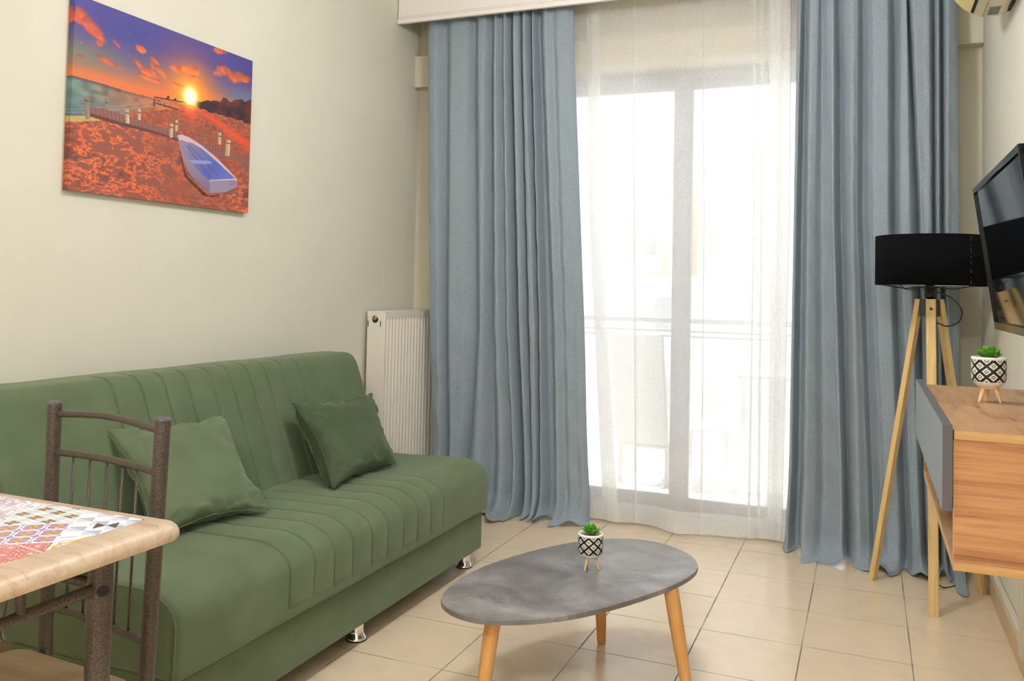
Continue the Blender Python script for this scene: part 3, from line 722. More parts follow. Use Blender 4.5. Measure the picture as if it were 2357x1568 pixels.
# ------------------------------------------------------------------ sofa
SY0, SY1 = -2.83, -1.045
sofa = thing('sofa_bed', 'green velvet sofa bed with channel-stitched seat on chrome feet', 'sofa', (-.35,-1.94,0))
seams = [-2.399,-2.288,-2.190,-2.090,-1.978,-1.880,-1.778,-1.680,-1.579,-1.479]
def resample(poly, n):
    P_ = np.array(poly, float); P2 = np.vstack([P_, P_[:1]]); seg = np.hypot(*np.diff(P2, axis=0).T); s = np.concatenate([[0], np.cumsum(seg)])
    q = np.linspace(0, s[-1], n, endpoint=False)
    return np.stack([np.interp(q, s, P2[:,0]), np.interp(q, s, P2[:,1])], 1)
def roundpoly(poly, r, k=10):
    out = []; n = len(poly); r = r if isinstance(r, (list,tuple)) else [r]*n
    for i in range(n):
        p0, p1, p2 = (np.array(poly[(i+j) % n], float) for j in (-1,0,1))
        a = (p0-p1); b = (p2-p1); la, lb = np.hypot(*a), np.hypot(*b); a /= la; b /= lb
        ang = math.acos(max(-1, min(1, float(a@b)))); d = min(r[i]/math.tan(ang/2), la*.48, lb*.48)
        A, B = p1+a*d, p1+b*d
        for t in np.linspace(0, 1, k): out.append(tuple((1-t)**2*A+2*t*(1-t)*p1+t*t*B))
    return out
def extruded(prof, ya, yb, r_end, ny, seams, zone, depth, puff, name, mat, parent, hstitch=None, crown=0):
    pr = resample(prof, 220); c = pr.mean(0)
    d = np.roll(pr,-1,0)-np.roll(pr,1,0); nrm = np.stack([d[:,1],-d[:,0]],1); nrm /= np.hypot(*nrm.T)[:,None]
    if ((pr-c)*nrm).sum() < 0: nrm = -nrm
    ends = 14
    tt = [1-math.cos(PI/2*i/ends) for i in range(ends)]
    ysl = [ya+r_end*t for t in tt]; ins = [r_end*(1-math.sin(math.acos(1-t))) for t in tt]
    mid = np.linspace(ya+r_end, yb-r_end, ny)
    if seams: mid = np.unique(np.round(np.concatenate([mid]+[q+np.linspace(-.008,.008,17) for q in seams]), 5)); ny = len(mid)
    ysl = np.array(ysl+list(mid)+[yb-(y-ya) for y in ysl[::-1]]); ins = np.array(ins+[0]*ny+ins[::-1])
    zi = zone(pr)  # 0..1 per profile point where channels act
    P = np.zeros((len(ysl), len(pr), 3))
    if seams:
        sm = np.array(seams); ds = np.abs(ysl[:,None]-sm[None]).min(1)
        gro = -depth*np.exp(-(ds/.0034)**2)
        inside = (ysl > sm[0]) & (ysl < sm[-1]); gapw = .05
        pf = puff*np.clip(1-((gapw-np.minimum(ds,gapw))/gapw)**2, 0, 1)*inside
    else: gro = np.zeros(len(ysl)); pf = gro
    for i, y in enumerate(ysl):
        off = (gro[i]+pf[i])*zi
        off = off + .0022*np.sin(pr[:,0]*13+y*7)*np.sin(y*5+pr[:,1]*11)
        q = pr + nrm*off[:,None]
        hs = (pr.max(0)-pr.min(0))/2; cb_ = (pr.max(0)+pr.min(0))/2; q = cb_+(q-cb_)*(1-ins[i]/hs)
        P[i,:,0] = q[:,0]; P[i,:,2] = q[:,1]; P[i,:,1] = y
    if hstitch: hstitch(P, pr, nrm, ysl)
    nyy, npf = P.shape[:2]
    vs = P.reshape(-1,3)
    i, j = np.meshgrid(np.arange(nyy-1), np.arange(npf), indexing='ij'); j2 = (j+1) % npf
    f = np.stack([i*npf+j, i*npf+j2, (i+1)*npf+j2, (i+1)*npf+j], -1).reshape(-1,4)
    me = bpy.data.meshes.new(name); off = np.array(parent.location)
    faces = [tuple(q) for q in f.tolist()]
    # end caps: shrink ring to centre rings
    allv = [tuple(p) for p in vs.tolist()]
    for base, y in ((0, ya), ((nyy-1)*npf, yb)):
        ring = list(range(base, base+npf)); cc = vs[ring].mean(0)
        ci = len(allv); cc[1] = y+(-.006 if base == 0 else .006); allv.append(tuple(cc))
        for k in range(npf): faces.append((ring[k], ring[(k+1)%npf], ci))
    me.from_pydata([tuple(np.array(p)-off) for p in allv], [], faces)
    return finish(me, name, mat, parent, smooth='all')
seat_prof = roundpoly([(.062,.238),(.066,.405),(-.02,.448),(-.48,.432),(-.52,.24)], [.018,.085,.2,.03,.02])
def seat_zone(pr):
    return ((pr[:,1] > .27) & (pr[:,0] > -.46)).astype(float)*np.clip((pr[:,1]-.262)/.015, 0, 1)
def hst(P, pr, nrm, ysl):
    for a, b in ((0,1),(2,3),(4,5),(6,7),(8,9)):
        k = (ysl > seams[a]-.002) & (ysl < seams[b]+.002)
        w_ = np.exp(-((pr[:,1]-.272)/.003)**2)*(pr[:,0] > .03)
        P[k,:,0] -= .0028*w_[None,:]
seat = extruded(seat_prof, SY0, SY1, .03, 900, seams, seat_zone, .006, .0035, 'seat', M['velvet'], sofa, hst)
back_prof = roundpoly([(-.428,.395),(-.455,.46),(-.615,.865),(-.79,.865),(-.83,.80),(-.70,.36),(-.47,.33)], [.03,.12,.07,.08,.06,.03,.03])
def back_zone(pr):
    return ((pr[:,0] > -.70) & (pr[:,1] > .43) & (pr[:,0] > -.80)).astype(float)*np.clip((pr[:,0]+.79)/.03, 0, 1)
bseams = [s_-.012 for s_ in seams]
extruded(back_prof, SY0+.01, SY1-.005, .03, 700, bseams, back_zone, .0055, .003, 'backrest', M['velvet'], sofa)
MB().box((-.50,SY0+.03,.078), (.037,SY1-.016,.25)).build('base', M['velvet'], sofa, bevel=.006, seg=3)
# piping around the near end of the seat
pr = resample(seat_prof, 160); c0 = pr.mean(0)
pts = [(c0[0]+(x-c0[0])*.985, SY0+.006, c0[1]+(z-c0[1])*.975) for x, z in pr]
MB().tube(pts, .0026, 8, closed=True).build('piping', M['velvet'], sofa, smooth='all')
for y in (-2.66,-1.915,-1.094):
    for x in (-.026,-.42):
        g = MB().lathe([(.0235,.0785),(.0235,.03),(.025,.022),(.031,.012),(.0335,.006),(.0335,.003)], (x,y,0), 36)
        o = g.build('leg', M['chrome'], sofa, smooth=True, angle=50)
        MB().lathe([(.0345,.0035),(.035,.0),(.02,.0)], (x,y,0), 36).build('rubber_pad', M['black_rubber'], o, smooth=True)

def cushion(name, label, c, thick, mat, seed, ff=.5):
    bl, br, tr, tl = [np.array(p) for p in c]
    cen = (bl+br+tr+tl)/4
    t = thing(name, label, 'cushion', tuple(cen-[0,0,.12]), 'green velvet scatter cushions')
    n = 60; g = np.linspace(0, 1, n); A, B = np.meshgrid(g, g, indexing='ij')
    # pinch edges inward between the corners
    pin = .085
    a = A + pin*np.sin(PI*B)*(.5-A)*2*np.abs(2*A-1)**2; b = B + pin*np.sin(PI*A)*(.5-B)*2*np.abs(2*B-1)**2
    P0 = bl*((1-a)*(1-b))[...,None]+br*(a*(1-b))[...,None]+tr*(a*b)[...,None]+tl*((1-a)*b)[...,None]
    nr = np.cross(br-bl, tl-bl); nr /= np.linalg.norm(nr)
    if nr[0] < 0: nr = -nr
    h = thick*(np.clip(4*A*(1-A), 0, 1)**.42*np.clip(4*B*(1-B), 0, 1)**.42)
    rim = np.minimum(np.minimum(A,1-A), np.minimum(B,1-B))
    def wr(s):
        return .026*np.exp(-(rim/.14)**2)*(fbm(A*.8, B*.8, 9, seed+s, 3)-.5)*2*np.clip(rim/.03,0,1) + .006*(fbm(A, B, 4, seed+3+s, 2)-.5)*np.clip(rim/.1,0,1)
    F = P0+nr*((h*ff+wr(0))[...,None]); Bk = P0-nr*((h*(1-ff)+wr(20))[...,None])
    ei = fbm(A, B, 7, seed+9, 2)
    vs1, f1 = grid_mesh(F); vs2, f2 = grid_mesh(Bk)
    vs = np.vstack([vs1, vs2]); f = np.vstack([f1, f2[:, ::-1]+len(vs1)])
    me = bpy.data.meshes.new('cover'); off = np.array(t.location)
    me.from_pydata([tuple(p) for p in (vs-off).tolist()], [], [tuple(q) for q in f.tolist()])
    bm = bmesh.new(); bm.from_mesh(me); bmesh.ops.remove_doubles(bm, verts=bm.verts, dist=.0008); bm.to_mesh(me); bm.free()
    finish(me, 'cover', mat, t, smooth='all')
    per = [P0[i,0] for i in range(0,n,2)]+[P0[-1,i] for i in range(0,n,2)]+[P0[i,-1] for i in range(n-1,-1,-2)]+[P0[0,i] for i in range(n-1,-1,-2)]
    rs = np.random.RandomState(seed)
    per = [tuple(p+nr*rs.uniform(-.002,.002)) for p in per]
    MB().tube(per, .0022, 6, closed=True).build('seam_piping', mat, t, smooth='all')
    return t
cushion('scatter_cushion', 'dark green velvet cushion at the window end of the sofa', [(-.200,-1.815,.452),(-.206,-1.365,.458),(-.452,-1.165,.700),(-.478,-1.690,.716)], .165, M['velvet_d'], 11, .38)
cushion('scatter_cushion', 'lighter green velvet cushion on the sofa behind the metal chair', [(-.276,-2.562,.452),(-.205,-2.155,.458),(-.490,-2.050,.718),(-.565,-2.470,.722)], .135, M['velvet_c'], 23, .45)

# ------------------------------------------------------------------ coffee table
G0 = (.732,-1.939)
EG = [(-.4505,.01),(-.436,.075),(-.393,.123),(-.323,.169),(-.246,.205),(-.166,.229),(-.086,.243),(-.005,.251),(.082,.253),(.166,.248),(.251,.235),(.335,.208),(.402,.168),(.445,.121),(.468,.061),(.467,-.010),(.447,-.082),(.413,-.135),(.371,-.173),(.331,-.196),(.268,-.218),(.192,-.231),(.094,-.2365),(-.014,-.235),(-.113,-.227),(-.197,-.213),(-.27,-.191),(-.332,-.161),(-.388,-.122),(-.425,-.084),(-.445,-.039)]
def egg(n=160, s=0):
    P_ = np.array(EG); m = len(P_); u = np.arange(n)/n*m; k = u.astype(int); t = (u-k)[:,None]
    p0, p1, p2, p3 = P_[(k-1)%m], P_[k%m], P_[(k+1)%m], P_[(k+2)%m]
    Q = .5*((2*p1)+(-p0+p2)*t+(2*p0-5*p1+4*p2-p3)*t**2+(-p0+3*p1-3*p2+p3)*t**3)
    for _ in range(10): Q = .25*np.roll(Q,1,0)+.5*Q+.25*np.roll(Q,-1,0)
    d = np.roll(Q,-1,0)-np.roll(Q,1,0); nr = np.stack([d[:,1],-d[:,0]],1); nr /= np.hypot(*nr.T)[:,None]
    if (nr*Q).sum() < 0: nr = -nr
    Q = Q+nr*(s+.001)
    ax, ay = (.433,.901), (-.901,.433)
    return [(G0[0]+a*ax[0]+b*ay[0], G0[1]+a*ax[1]+b*ay[1]) for a, b in Q]
ct = thing('coffee_table', 'oval egg-shaped coffee table with concrete-look top and three splayed wooden legs', 'coffee table', (G0[0],G0[1],0))
mb = MB(); n = 160
rings = [(egg(n,-.010),.307),(egg(n,-.001),.3105),(egg(n,0),.319),(egg(n,-.001),.3235),(egg(n,-.004),.325)]
vs = []; 
for R_, z in rings: vs += [(x,y,z) for x,y in R_]
fs = [tuple(range(n))[::-1], tuple((len(rings)-1)*n+k for k in range(n))]
for i in range(len(rings)-1):
    for k in range(n): fs.append((i*n+k, i*n+(k+1)%n, (i+1)*n+(k+1)%n, (i+1)*n+k))
mb.add(vs, fs); mb.build('tabletop', M['concrete'], ct, smooth=True, angle=50)
for (T_, F_) in (((.722,-1.645),(.720,-1.597)), ((1.004,-1.868),(1.064,-1.885)), ((.607,-2.235),(.583,-2.285))):
    a = Vector((T_[0],T_[1],.3075)); b = Vector((F_[0],F_[1],.0))
    pts = [a.lerp(b, t) for t in (0,.15,.5,.8,.97,.995,1)]
    MB().tube(pts, [.0215,.0215,.0195,.0165,.0145,.0125,.009], 20).build('leg', M['beech'], ct, smooth=True, angle=60)

# ------------------------------------------------------------------ potted succulents
def make_pot(name, label, loc, group, seed, leaf_rot):
    t = thing(name, label, 'potted plant', loc, group)
    x, y, z0 = loc
    H0 = .036; R = .0378; Hh = .072
    prof = [(.004,H0),(.018,H0),(.026,H0+.003),(.0325,H0+.010),(.0358,H0+.016)]
    MB().lathe(prof+[(.0368,H0+.020),(R-.0002,H0+.030)], (x,y,z0), 64).build('pot_base', M['pot_white'], t, smooth=True, angle=60)
    # painted band
    nth, nz = 360, 90
    th = np.linspace(0, 2*PI, nth, endpoint=False); zz = np.linspace(H0+.014, H0+.0665, nz)
    rr = np.interp(zz, [H0+.014,H0+.020,H0+.03,H0+.0665], [.0356,.0371,R,R])
    TH, ZZ = np.meshgrid(th, zz, indexing='ij')
    Pg = np.stack([x+rr[None]*np.cos(TH), y+rr[None]*np.sin(TH), z0+ZZ], -1)
    u_ = TH/(2*PI)*8+.3; v_ = (ZZ-H0-.014)/.0262+.05
    def lat(u1, v1):
        fu = np.abs((u1 % 1)-.5)*2; fv = np.abs((v1 % 1)-.5)*2; return fu+fv
    dm = np.minimum(lat(u_, v_), lat(u_+.5, v_+.5))
    white = (dm < .20) | ((dm > .37) & (dm < .69))
    cc = np.where(white[...,None], np.array(lin((238,236,232))), np.array(lin((26,25,26))))
    vs, f = grid_mesh(Pg, closed_u=True)
    np_obj('diamond_band', vs, f, M['pot_paint'], t, colors=cc.reshape(-1,3))
    MB().lathe([(R,H0+.0660),(R+.0004,H0+.069),(R-.0006,H0+Hh),(R-.004,H0+Hh+.0005),(R-.0055,H0+Hh-.002),(R-.006,H0+Hh-.009)], (x,y,z0), 64, cap=False).build('rim', M['pot_white'], t, smooth='all')
    MB().lathe([(.001,H0+Hh-.006),(R-.005,H0+Hh-.0075)], (x,y,z0), 40, cap=True).build('soil', M['soil'], t)
    MB().lathe([(.018,H0-.003),(.022,H0-.0025),(.024,H0+.0015),(.018,H0+.002)], (x,y,z0), 40).build('wooden_ring', M['pot_wood'], t, smooth=True)
    for k in range(3):
        a = leaf_rot+k*2*PI/3
        A = Vector((x+.014*math.cos(a), y+.014*math.sin(a), z0+H0)); B = Vector((x+.0265*math.cos(a), y+.0265*math.sin(a), z0+.0005))
        MB().tube([A, A.lerp(B,.5), B], [.0048,.0042,.0028], 12).build('leg', M['pot_wood'], t, smooth=True)
    # rosette leaves
    rd_ = random.Random(seed); vsl = []; fsl = []
    def leaf(base, az, el, L, W):
        nu_, nv_ = 9, 9
        dir_ = Vector((math.cos(az)*math.cos(el), math.sin(az)*math.cos(el), math.sin(el)))
        side = Vector((-math.sin(az), math.cos(az), 0)); up = dir_.cross(side)*-1
        if up.z < 0: up = -up
        o = len(vsl)
        ring = 10
        for i in range(nu_):
            s_ = i/(nu_-1)
            wv = W*(.35+.65*math.sin(PI*min(.5,.62*s_)))*(1 if s_ < .7 else max(.01,1-((s_-.7)/.3)**2.4)**.6)
            cen = Vector(base)+dir_*L*s_+up*(L*.28*s_*s_)
            for k in range(ring):
                a = 2*PI*k/ring
                vsl.append(tuple(cen+side*math.cos(a)*wv*.5+up*(math.sin(a)*wv*.17+abs(math.cos(a))*wv*.10)))
        for i in range(nu_-1):
            for k in range(ring): fsl.append((o+i*ring+k, o+i*ring+(k+1)%ring, o+(i+1)*ring+(k+1)%ring, o+(i+1)*ring+k))
        fsl.append(tuple(o+k for k in range(ring))[::-1]); fsl.append(tuple(o+(nu_-1)*ring+k for k in range(ring)))
    bz = z0+H0+Hh-.004
    for cx_, cy_, sc in ((0,0,1.0),(.013,-.006,.62),(-.010,.008,.7)):
        for ringn, (cnt, el, L, W) in enumerate(((6,.40,.030,.018),(5,.85,.026,.017),(3,1.25,.020,.014))):
            for k in range(cnt):
                az = leaf_rot*1.3+ringn*.5+k*2*PI/cnt+rd_.uniform(-.12,.12)
                leaf((x+cx_*.8+.003*math.cos(az), y+cy_*.8+.003*math.sin(az), bz+.003+ringn*.003*sc), az, el+rd_.uniform(-.1,.1), L*sc, W*sc)
    MB().add(vsl, fsl).build('succulent_leaves', M['leaf'], t, smooth='all', sub=1)
    return t
def leaf_mat():
    m, nt, b = new_mat('succulent_green')
    tc = N(nt, 'ShaderNodeTexCoord'); no = N(nt, 'ShaderNodeTexNoise'); no.inputs['Scale'].default_value = 45
    nt.links.new(tc.outputs['Object'], no.inputs['Vector'])
    cr = N(nt, 'ShaderNodeValToRGB'); els = cr.color_ramp.elements; els.new(.5)
    for e, (p, c) in zip(els, [(.3,(36,112,24)),(.55,(66,148,30)),(.78,(142,158,40))]): e.position = p; e.color = rgba(c)
    nt.links.new(no.outputs['Fac'], cr.inputs[0]); nt.links.new(cr.outputs[0], b.inputs['Base Color'])
    b.inputs['Roughness'].default_value = .3; b.inputs['Subsurface Weight'].default_value = .15; b.inputs['Subsurface Scale'].default_value = .004
    b.inputs['Subsurface Radius'].default_value = (.3,1,.2)
    return m
M['leaf'] = leaf_mat()
make_pot('potted_succulent', 'succulent in black and white diamond pot standing on the coffee table', (.757,-1.862,.3252), 'succulents in diamond-patterned footed pots', 4, math.radians(250))
make_pot('potted_succulent', 'succulent in black and white diamond pot standing on the wooden television cabinet', (1.797,-2.025,.9195), 'succulents in diamond-patterned footed pots', 9, math.radians(215))

# ------------------------------------------------------------------ floor lamp
lx, ly = 1.754, -.606
lamp = thing('floor_lamp', 'tripod floor lamp with black drum shade and pale wooden legs', 'lamp', (lx,ly,0))
feet = [(1.552,-.499),(1.759,-.838),(1.952,-.486)]
for fx_, fy_ in feet:
    d = Vector((fx_-lx, fy_-ly, 0)).normalized()
    top = Vector((lx+d.x*.042, ly+d.y*.042, 1.160)); bot = Vector((fx_, fy_, .0))
    ax = (top-bot).normalized(); tan = Vector((-d.y, d.x, 0)); nrm = ax.cross(tan)
    l = MB(); hw, hd, ch = .0175, .011, .004
    sec = [(-hw,-hd),(hw,-hd),(hw,hd-ch),(hw-ch,hd),(-hw+ch,hd),(-hw,hd-ch)]
    outn = d if nrm.dot(d) > 0 else d
    nn = nrm if nrm.dot(d) > 0 else -nrm
    b2 = bot + ax*.0 
    vs = []
    for base in (0, 1):
        for sx, sd in sec:
            if base == 0:
                p = bot + tan*sx + nn*sd; p = p - ax*(p.z/ax.z)      # cut flat on the floor
            else:
                p = top + tan*sx + nn*sd; p = p - ax*((p.z-1.160)/ax.z)
            vs.append(p)
    m_ = len(sec)
    l.add(vs, [tuple(range(m_))[::-1], tuple(range(m_,2*m_))]+[(i,(i+1)%m_,m_+(i+1)%m_,m_+i) for i in range(m_)])
    o = l.build('leg', M['pine'], lamp, bevel=.0012)
    sc_ = MB().lathe([(.001,0),(.0055,0),(.0055,.002),(.003,.0025),(.001,.0012)], n=16)
    pz = 1.120; ts = (1.160-pz)/ax.z; pc = top-ax*ts+nn*(hd+.0003)
    orient(sc_, tuple(pc), tuple(nn)); sc_.build('screw', M['charcoal'], o)
# hub: dark triangular block
hb = []
for fx_, fy_ in feet:
    a = math.atan2(fy_-ly, fx_-lx)
    for da, r in ((-.42,.037),(.42,.037)): hb.append((lx+r*math.cos(a+da), ly+r*math.sin(a+da)))
hb.sort(key=lambda p: math.atan2(p[1]-ly, p[0]-lx))
MB().prism(hb, 1.092, 1.160).build('hub', M['charcoal'], lamp, bevel=.001)
MB().tube([(lx,ly,1.158),(lx,ly,1.168),(lx,ly,1.185),(lx,ly,1.190),(lx,ly,1.225)], [.010,.020,.0205,.018,.018], 24).build('lamp_holder', M['black_plastic'], lamp, smooth=True)
MB().lathe([(.013,1.225),(.014,1.235),(.026,1.262),(.030,1.285),(.026,1.306),(.012,1.316),(.001,1.317)], (lx,ly,0), 28).build('bulb', simple('frosted_bulb', (235,232,225), .3), lamp, smooth=True)
sh = MB(); n = 96; zb, zt, Rs = 1.213, 1.4075, .2
sh.lathe([(Rs,zb),(Rs,zt)], (lx,ly,0), n, cap=False)
shd = sh.build('lamp_shade', M['shade'], lamp, smooth='all', solid=.0016)
MB().lathe([(Rs-.0022,zb+.001),(Rs-.0022,zt-.001)], (lx,ly,0), n, cap=False).build('lining', M['shade_in'], shd, smooth='all')
rg = MB()
for z in (zb+.001, zt-.001): rg.tube([(lx+(Rs-.001)*math.cos(2*PI*k/64), ly+(Rs-.001)*math.sin(2*PI*k/64), z) for k in range(64)], .0015, 6, closed=True)
rg.build('wire_ring', M['shade'], shd, smooth='all')
sp = MB()
for k in range(3):
    a = math.radians(200+k*120)
    sp.tube([(lx+.019*math.cos(a), ly+.019*math.sin(a), 1.208),(lx+.10*math.cos(a), ly+.10*math.sin(a), 1.200),(lx+(Rs-.002)*math.cos(a), ly+(Rs-.002)*math.sin(a), zb+.002)], .0024, 8)
sp.tube([(lx+.021*math.cos(2*PI*k/24), ly+.021*math.sin(2*PI*k/24), 1.208) for k in range(24)], .003, 6, closed=True)
sp.build('spider', M['black_plastic'], shd, smooth='all')
# pale joint stitches on the shade seam
sa = math.radians(-50); stt = MB()
for z, L in ((1.392,.012),(1.364,.007),(1.345,.016),(1.322,.005),(1.300,.010),(1.268,.016),(1.243,.004),(1.226,.013)):
    stt.obox((lx+(Rs+.0012)*math.cos(sa), ly+(Rs+.0012)*math.sin(sa), z), (math.cos(sa),math.sin(sa),0), (-math.sin(sa),math.cos(sa),0), (0,0,1), .0006, .0006, L/2)
stt.build('seam_stitching', simple('grey_thread', (92,92,97), .8), shd)
cab_pts = [(lx+.012,ly-.01,1.20),(lx+.03,ly-.045,1.185),(lx+.075,ly-.05,1.165),(lx+.108,ly-.045,1.12),(lx+.10,ly-.035,1.075),(lx+.06,ly-.02,1.055),(lx+.025,ly-.012,1.065),(lx+.012,ly-.005,1.03),(lx+.012,ly,.9),(lx+.012,ly+.01,.6),(lx+.02,ly+.05,.15),(lx+.05,ly+.10,.012),(lx+.15,ly+.22,.006)]
def spline(pts, k=8):
    P_ = [Vector(p) for p in pts]; out = []
    for i in range(len(P_)-1):
        p0, p1, p2, p3 = P_[max(i-1,0)], P_[i], P_[i+1], P_[min(i+2,len(P_)-1)]
        for t in range(k):
            t = t/k; out.append(.5*((2*p1)+(-p0+p2)*t+(2*p0-5*p1+4*p2-p3)*t*t+(-p0+3*p1-3*p2+p3)*t**3))
    return out+[P_[-1]]
cb = MB().tube(spline(cab_pts), .0026, 8).build('power_cord', M['black_plastic'], lamp, smooth='all')
MB().tube(spline([(lx-.11,ly-.10,1.212),(lx-.09,ly-.09,1.197),(lx-.06,ly-.05,1.195),(lx-.03,ly-.04,1.205),(lx-.02,ly-.05,1.19),(lx-.008,ly-.03,1.185)]), .0022, 8).build('loose_cord', M['black_plastic'], lamp, smooth='all')
MB().box((lx+.004,ly-.012,.895), (lx+.022,ly+.010,.965)).build('foot_switch', M['black_plastic'], cb, bevel=.004)

# ------------------------------------------------------------------ TV cabinet (wall hung)
CX0, CX1, CY0, CY1, CZ0, CZ1 = 1.678, XR-.001, -2.565, -1.655, .660, .9195
cab = thing('television_cabinet', 'wall-hung oak-look television cabinet with grey drop-down front', 'cabinet', (CX1,(CY0+CY1)/2,CZ0))
t = .0165
MB().box((CX0,CY0,CZ1-t), (CX1,CY1,CZ1)).build('top_panel', M['oak_y'], cab, bevel=.0006)
MB().box((CX0,CY0-.0006,CZ1-t+.0004), (CX1,CY0+.001,CZ1-.0006)).build('top_edging', M['oak_edge'], cab)
MB().box((CX0,CY0,CZ0), (CX1,CY1,CZ0+t)).build('bottom_panel', M['oak_y'], cab, bevel=.0006)
MB().box((CX0,CY0-.0006,CZ0+.0004), (CX1,CY0+.001,CZ0+t-.0006)).build('bottom_edging', M['oak_edge'], cab)
MB().box((CX0,CY0+.0005,CZ0+t), (CX1,CY0+t,CZ1-t)).build('side_panel', M['oak_x'], cab, bevel=.0006)
MB().box((CX0,CY1-t,CZ0+t), (CX1,CY1-.0005,CZ1-t)).build('side_panel', M['oak_x'], cab, bevel=.0006)
MB().box((CX0+.006,-2.075,CZ0+t), (CX1-.02,-2.059,CZ1-t)).build('divider', M['oak_x'], cab)
MB().box((CX1-.010,CY0+t,CZ0+t), (CX1,CY1-t,CZ1-t)).build('back_panel', M['oak_y'], cab)
MB().box((CX0+.002,CY0+t,.795), (CX1-.01,CY1-t,.80)).build('shelf', M['oak_y'], cab)
fe = MB()
fe.box((CX0-.0008,CY0,CZ0+.0002), (CX0+.0004,CY1,CZ0+t-.0002)).box((CX0-.0008,CY0+.0004,CZ0+t), (CX0+.0004,CY0+t,CZ1-t))
fe.build('front_edging', M['oak_edge'], cab)
dr = MB().box((CX0-.0205,CY0-.012,.771), (CX0-.003,CY1+.03,.9305)).build('drop_front', M['drawer'], cab, bevel=.0008)
MB().box((CX0-.0200,CY0-.0124,.7715), (CX0-.0035,CY0-.0115,.930)).box((CX0-.0200,CY0-.012,.9303), (CX0-.0035,CY1+.03,.9308)).build('edge_band', M['drawer_edge'], dr)

# ------------------------------------------------------------------ television
tv = thing('television', 'glossy black flat-screen television tilted down from the right wall', 'television', (XR,-1.8,1.25))
tvn = Vector((-math.cos(math.radians(8.3)), 0, -math.sin(math.radians(8.3)))); upv = Vector((-math.sin(math.radians(8.3)), 0, math.cos(math.radians(8.3)))); yv = Vector((0,1,0))
topc = Vector((1.826,0,1.505)); botc = topc-upv*.434; ya, yb = -2.262, -1.392
def tvbox(name, y0_, y1_, s0, s1, d0, d1, mat, parent, bevel=.002):
    # s measured up from the bottom edge, d measured behind the front face
    c = botc+upv*((s0+s1)/2)-tvn*((d0+d1)/2); c.y = (y0_+y1_)/2
    return MB().obox(c, yv, upv, tvn, (y1_-y0_)/2, (s1-s0)/2, abs(d1-d0)/2).build(name, mat, parent, bevel=bevel)
body = tvbox('housing', ya, yb, 0, .434, .006, .03, M['tv_frame'], tv, .003)
bz = MB()
for (y0_, y1_, s0, s1) in ((ya, yb, .418, .434), (ya, yb, 0, .024), (ya, ya+.014, .024, .418), (yb-.014, yb, .024, .418)):
    c = botc+upv*((s0+s1)/2)-tvn*.002; c.y = (y0_+y1_)/2; bz.obox(c, yv, upv, tvn, (y1_-y0_)/2, (s1-s0)/2, .0045)
bz.build('bezel', M['tv_frame'], tv, bevel=.0015)
tvbox('screen', ya+.013, yb-.013, .023, .419, .0035, .008, M['tv_screen'], tv, 0)
tvbox('back_shell', ya+.12, yb-.12, .06, .37, .03, .055, M['black_plastic'], tv, .006)
sm = tvbox('sensor_box', -1.93, -1.87, -.010, .001, .004, .02, M['black_plastic'], tv, .001)
lg = MB()   # small square mark printed on the lower bezel
c = botc+upv*.011-tvn*-.0026
for k, (dy, w2) in enumerate(((-1.80,.0035),(-1.791,.0035))):
    q = c.copy(); q.y = dy; lg.obox(q, yv, upv, tvn, w2, .0035, .0003)
lg.build('bezel_mark', simple('bezel_mark_grey', (92,96,100), .4), tv)
MB().box((XR-.012,-1.90,1.17), (XR-.0005,-1.74,1.42)).build('wall_plate', M['black_plastic'], tv, bevel=.002)
MB().box((1.89,-1.86,1.25), (XR-.010,-1.78,1.34)).build('bracket_arm', M['black_plastic'], tv, bevel=.003)

# ------------------------------------------------------------------ air conditioner
ac = thing('air_conditioner', 'cream split air conditioner high on the right wall corner', 'air conditioner', (XR,-1.25,2.2))
prof = [(1.985,2.48),(1.985,2.205)]
arc = [(1.972,2.199),(1.93,2.197),(1.90,2.201),(1.872,2.214),(1.845,2.235),(1.822,2.262),(1.806,2.295),(1.80,2.33)]
pf = prof+arc+[(1.798,2.42),(1.812,2.46),(1.84,2.48)]
AY0, AY1 = -1.68, -.85
n = len(pf)
MB().add([(x,AY1,z) for x,z in pf]+[(x,AY0,z) for x,z in pf], [tuple(range(n)), tuple(range(n,2*n))[::-1]]+[(i,(i+1)%n,n+(i+1)%n,n+i) for i in range(n)]).build('body', M['ac'], ac, bevel=.003, smooth=True, angle=35)
va_ = MB(); 
ar = [(1.868,2.2135),(1.845,2.2335),(1.822,2.2605),(1.808,2.29)]
inner = [(x-.0026*.75, z-.0026) for x, z in ar]
vv_ = []
for yv_ in (AY1-.022, AY0+.022): vv_ += [(x,yv_,z) for x,z in ar]+[(x,yv_,z) for x,z in inner[::-1]]
m_ = 8
va_.add(vv_, [tuple(range(m_)), tuple(range(m_,2*m_))[::-1]]+[(i,(i+1)%m_,m_+(i+1)%m_,m_+i) for i in range(m_)]).build('air_vane', M['ac_vane'], ac)
MB().box((1.8685,AY0+.022,2.2125), (1.8745,AY1-.024,2.2175)).obox((1.8745,(AY0+AY1)/2,2.2120), (.9,0,-.43), (0,1,0), (.43,0,.9), .0035, (AY1-AY0)/2-.023, .0012).build('outlet_slot', M['dark_slot'], ac)
MB().box((1.9075,AY0+.005,2.1968), (1.9085,AY1-.001,2.2008)).build('panel_joint', simple('ac_joint', (150,140,112), .7), ac)
st = MB().box((1.920,-.975,2.1955), (1.955,-.880,2.1985)).build('rating_sticker', M['sticker'], ac)
ik = MB(); rr_ = random.Random(3)
for i in range(11):
    x = 1.9225+i*.0029; y = -.886
    while y > -.968:
        L = rr_.uniform(.003,.012); ik.box((x,y-L,2.1951), (x+.0013,y,2.1958)); y -= L+rr_.uniform(.002,.004)
ik.build('sticker_print', M['ink'], st)
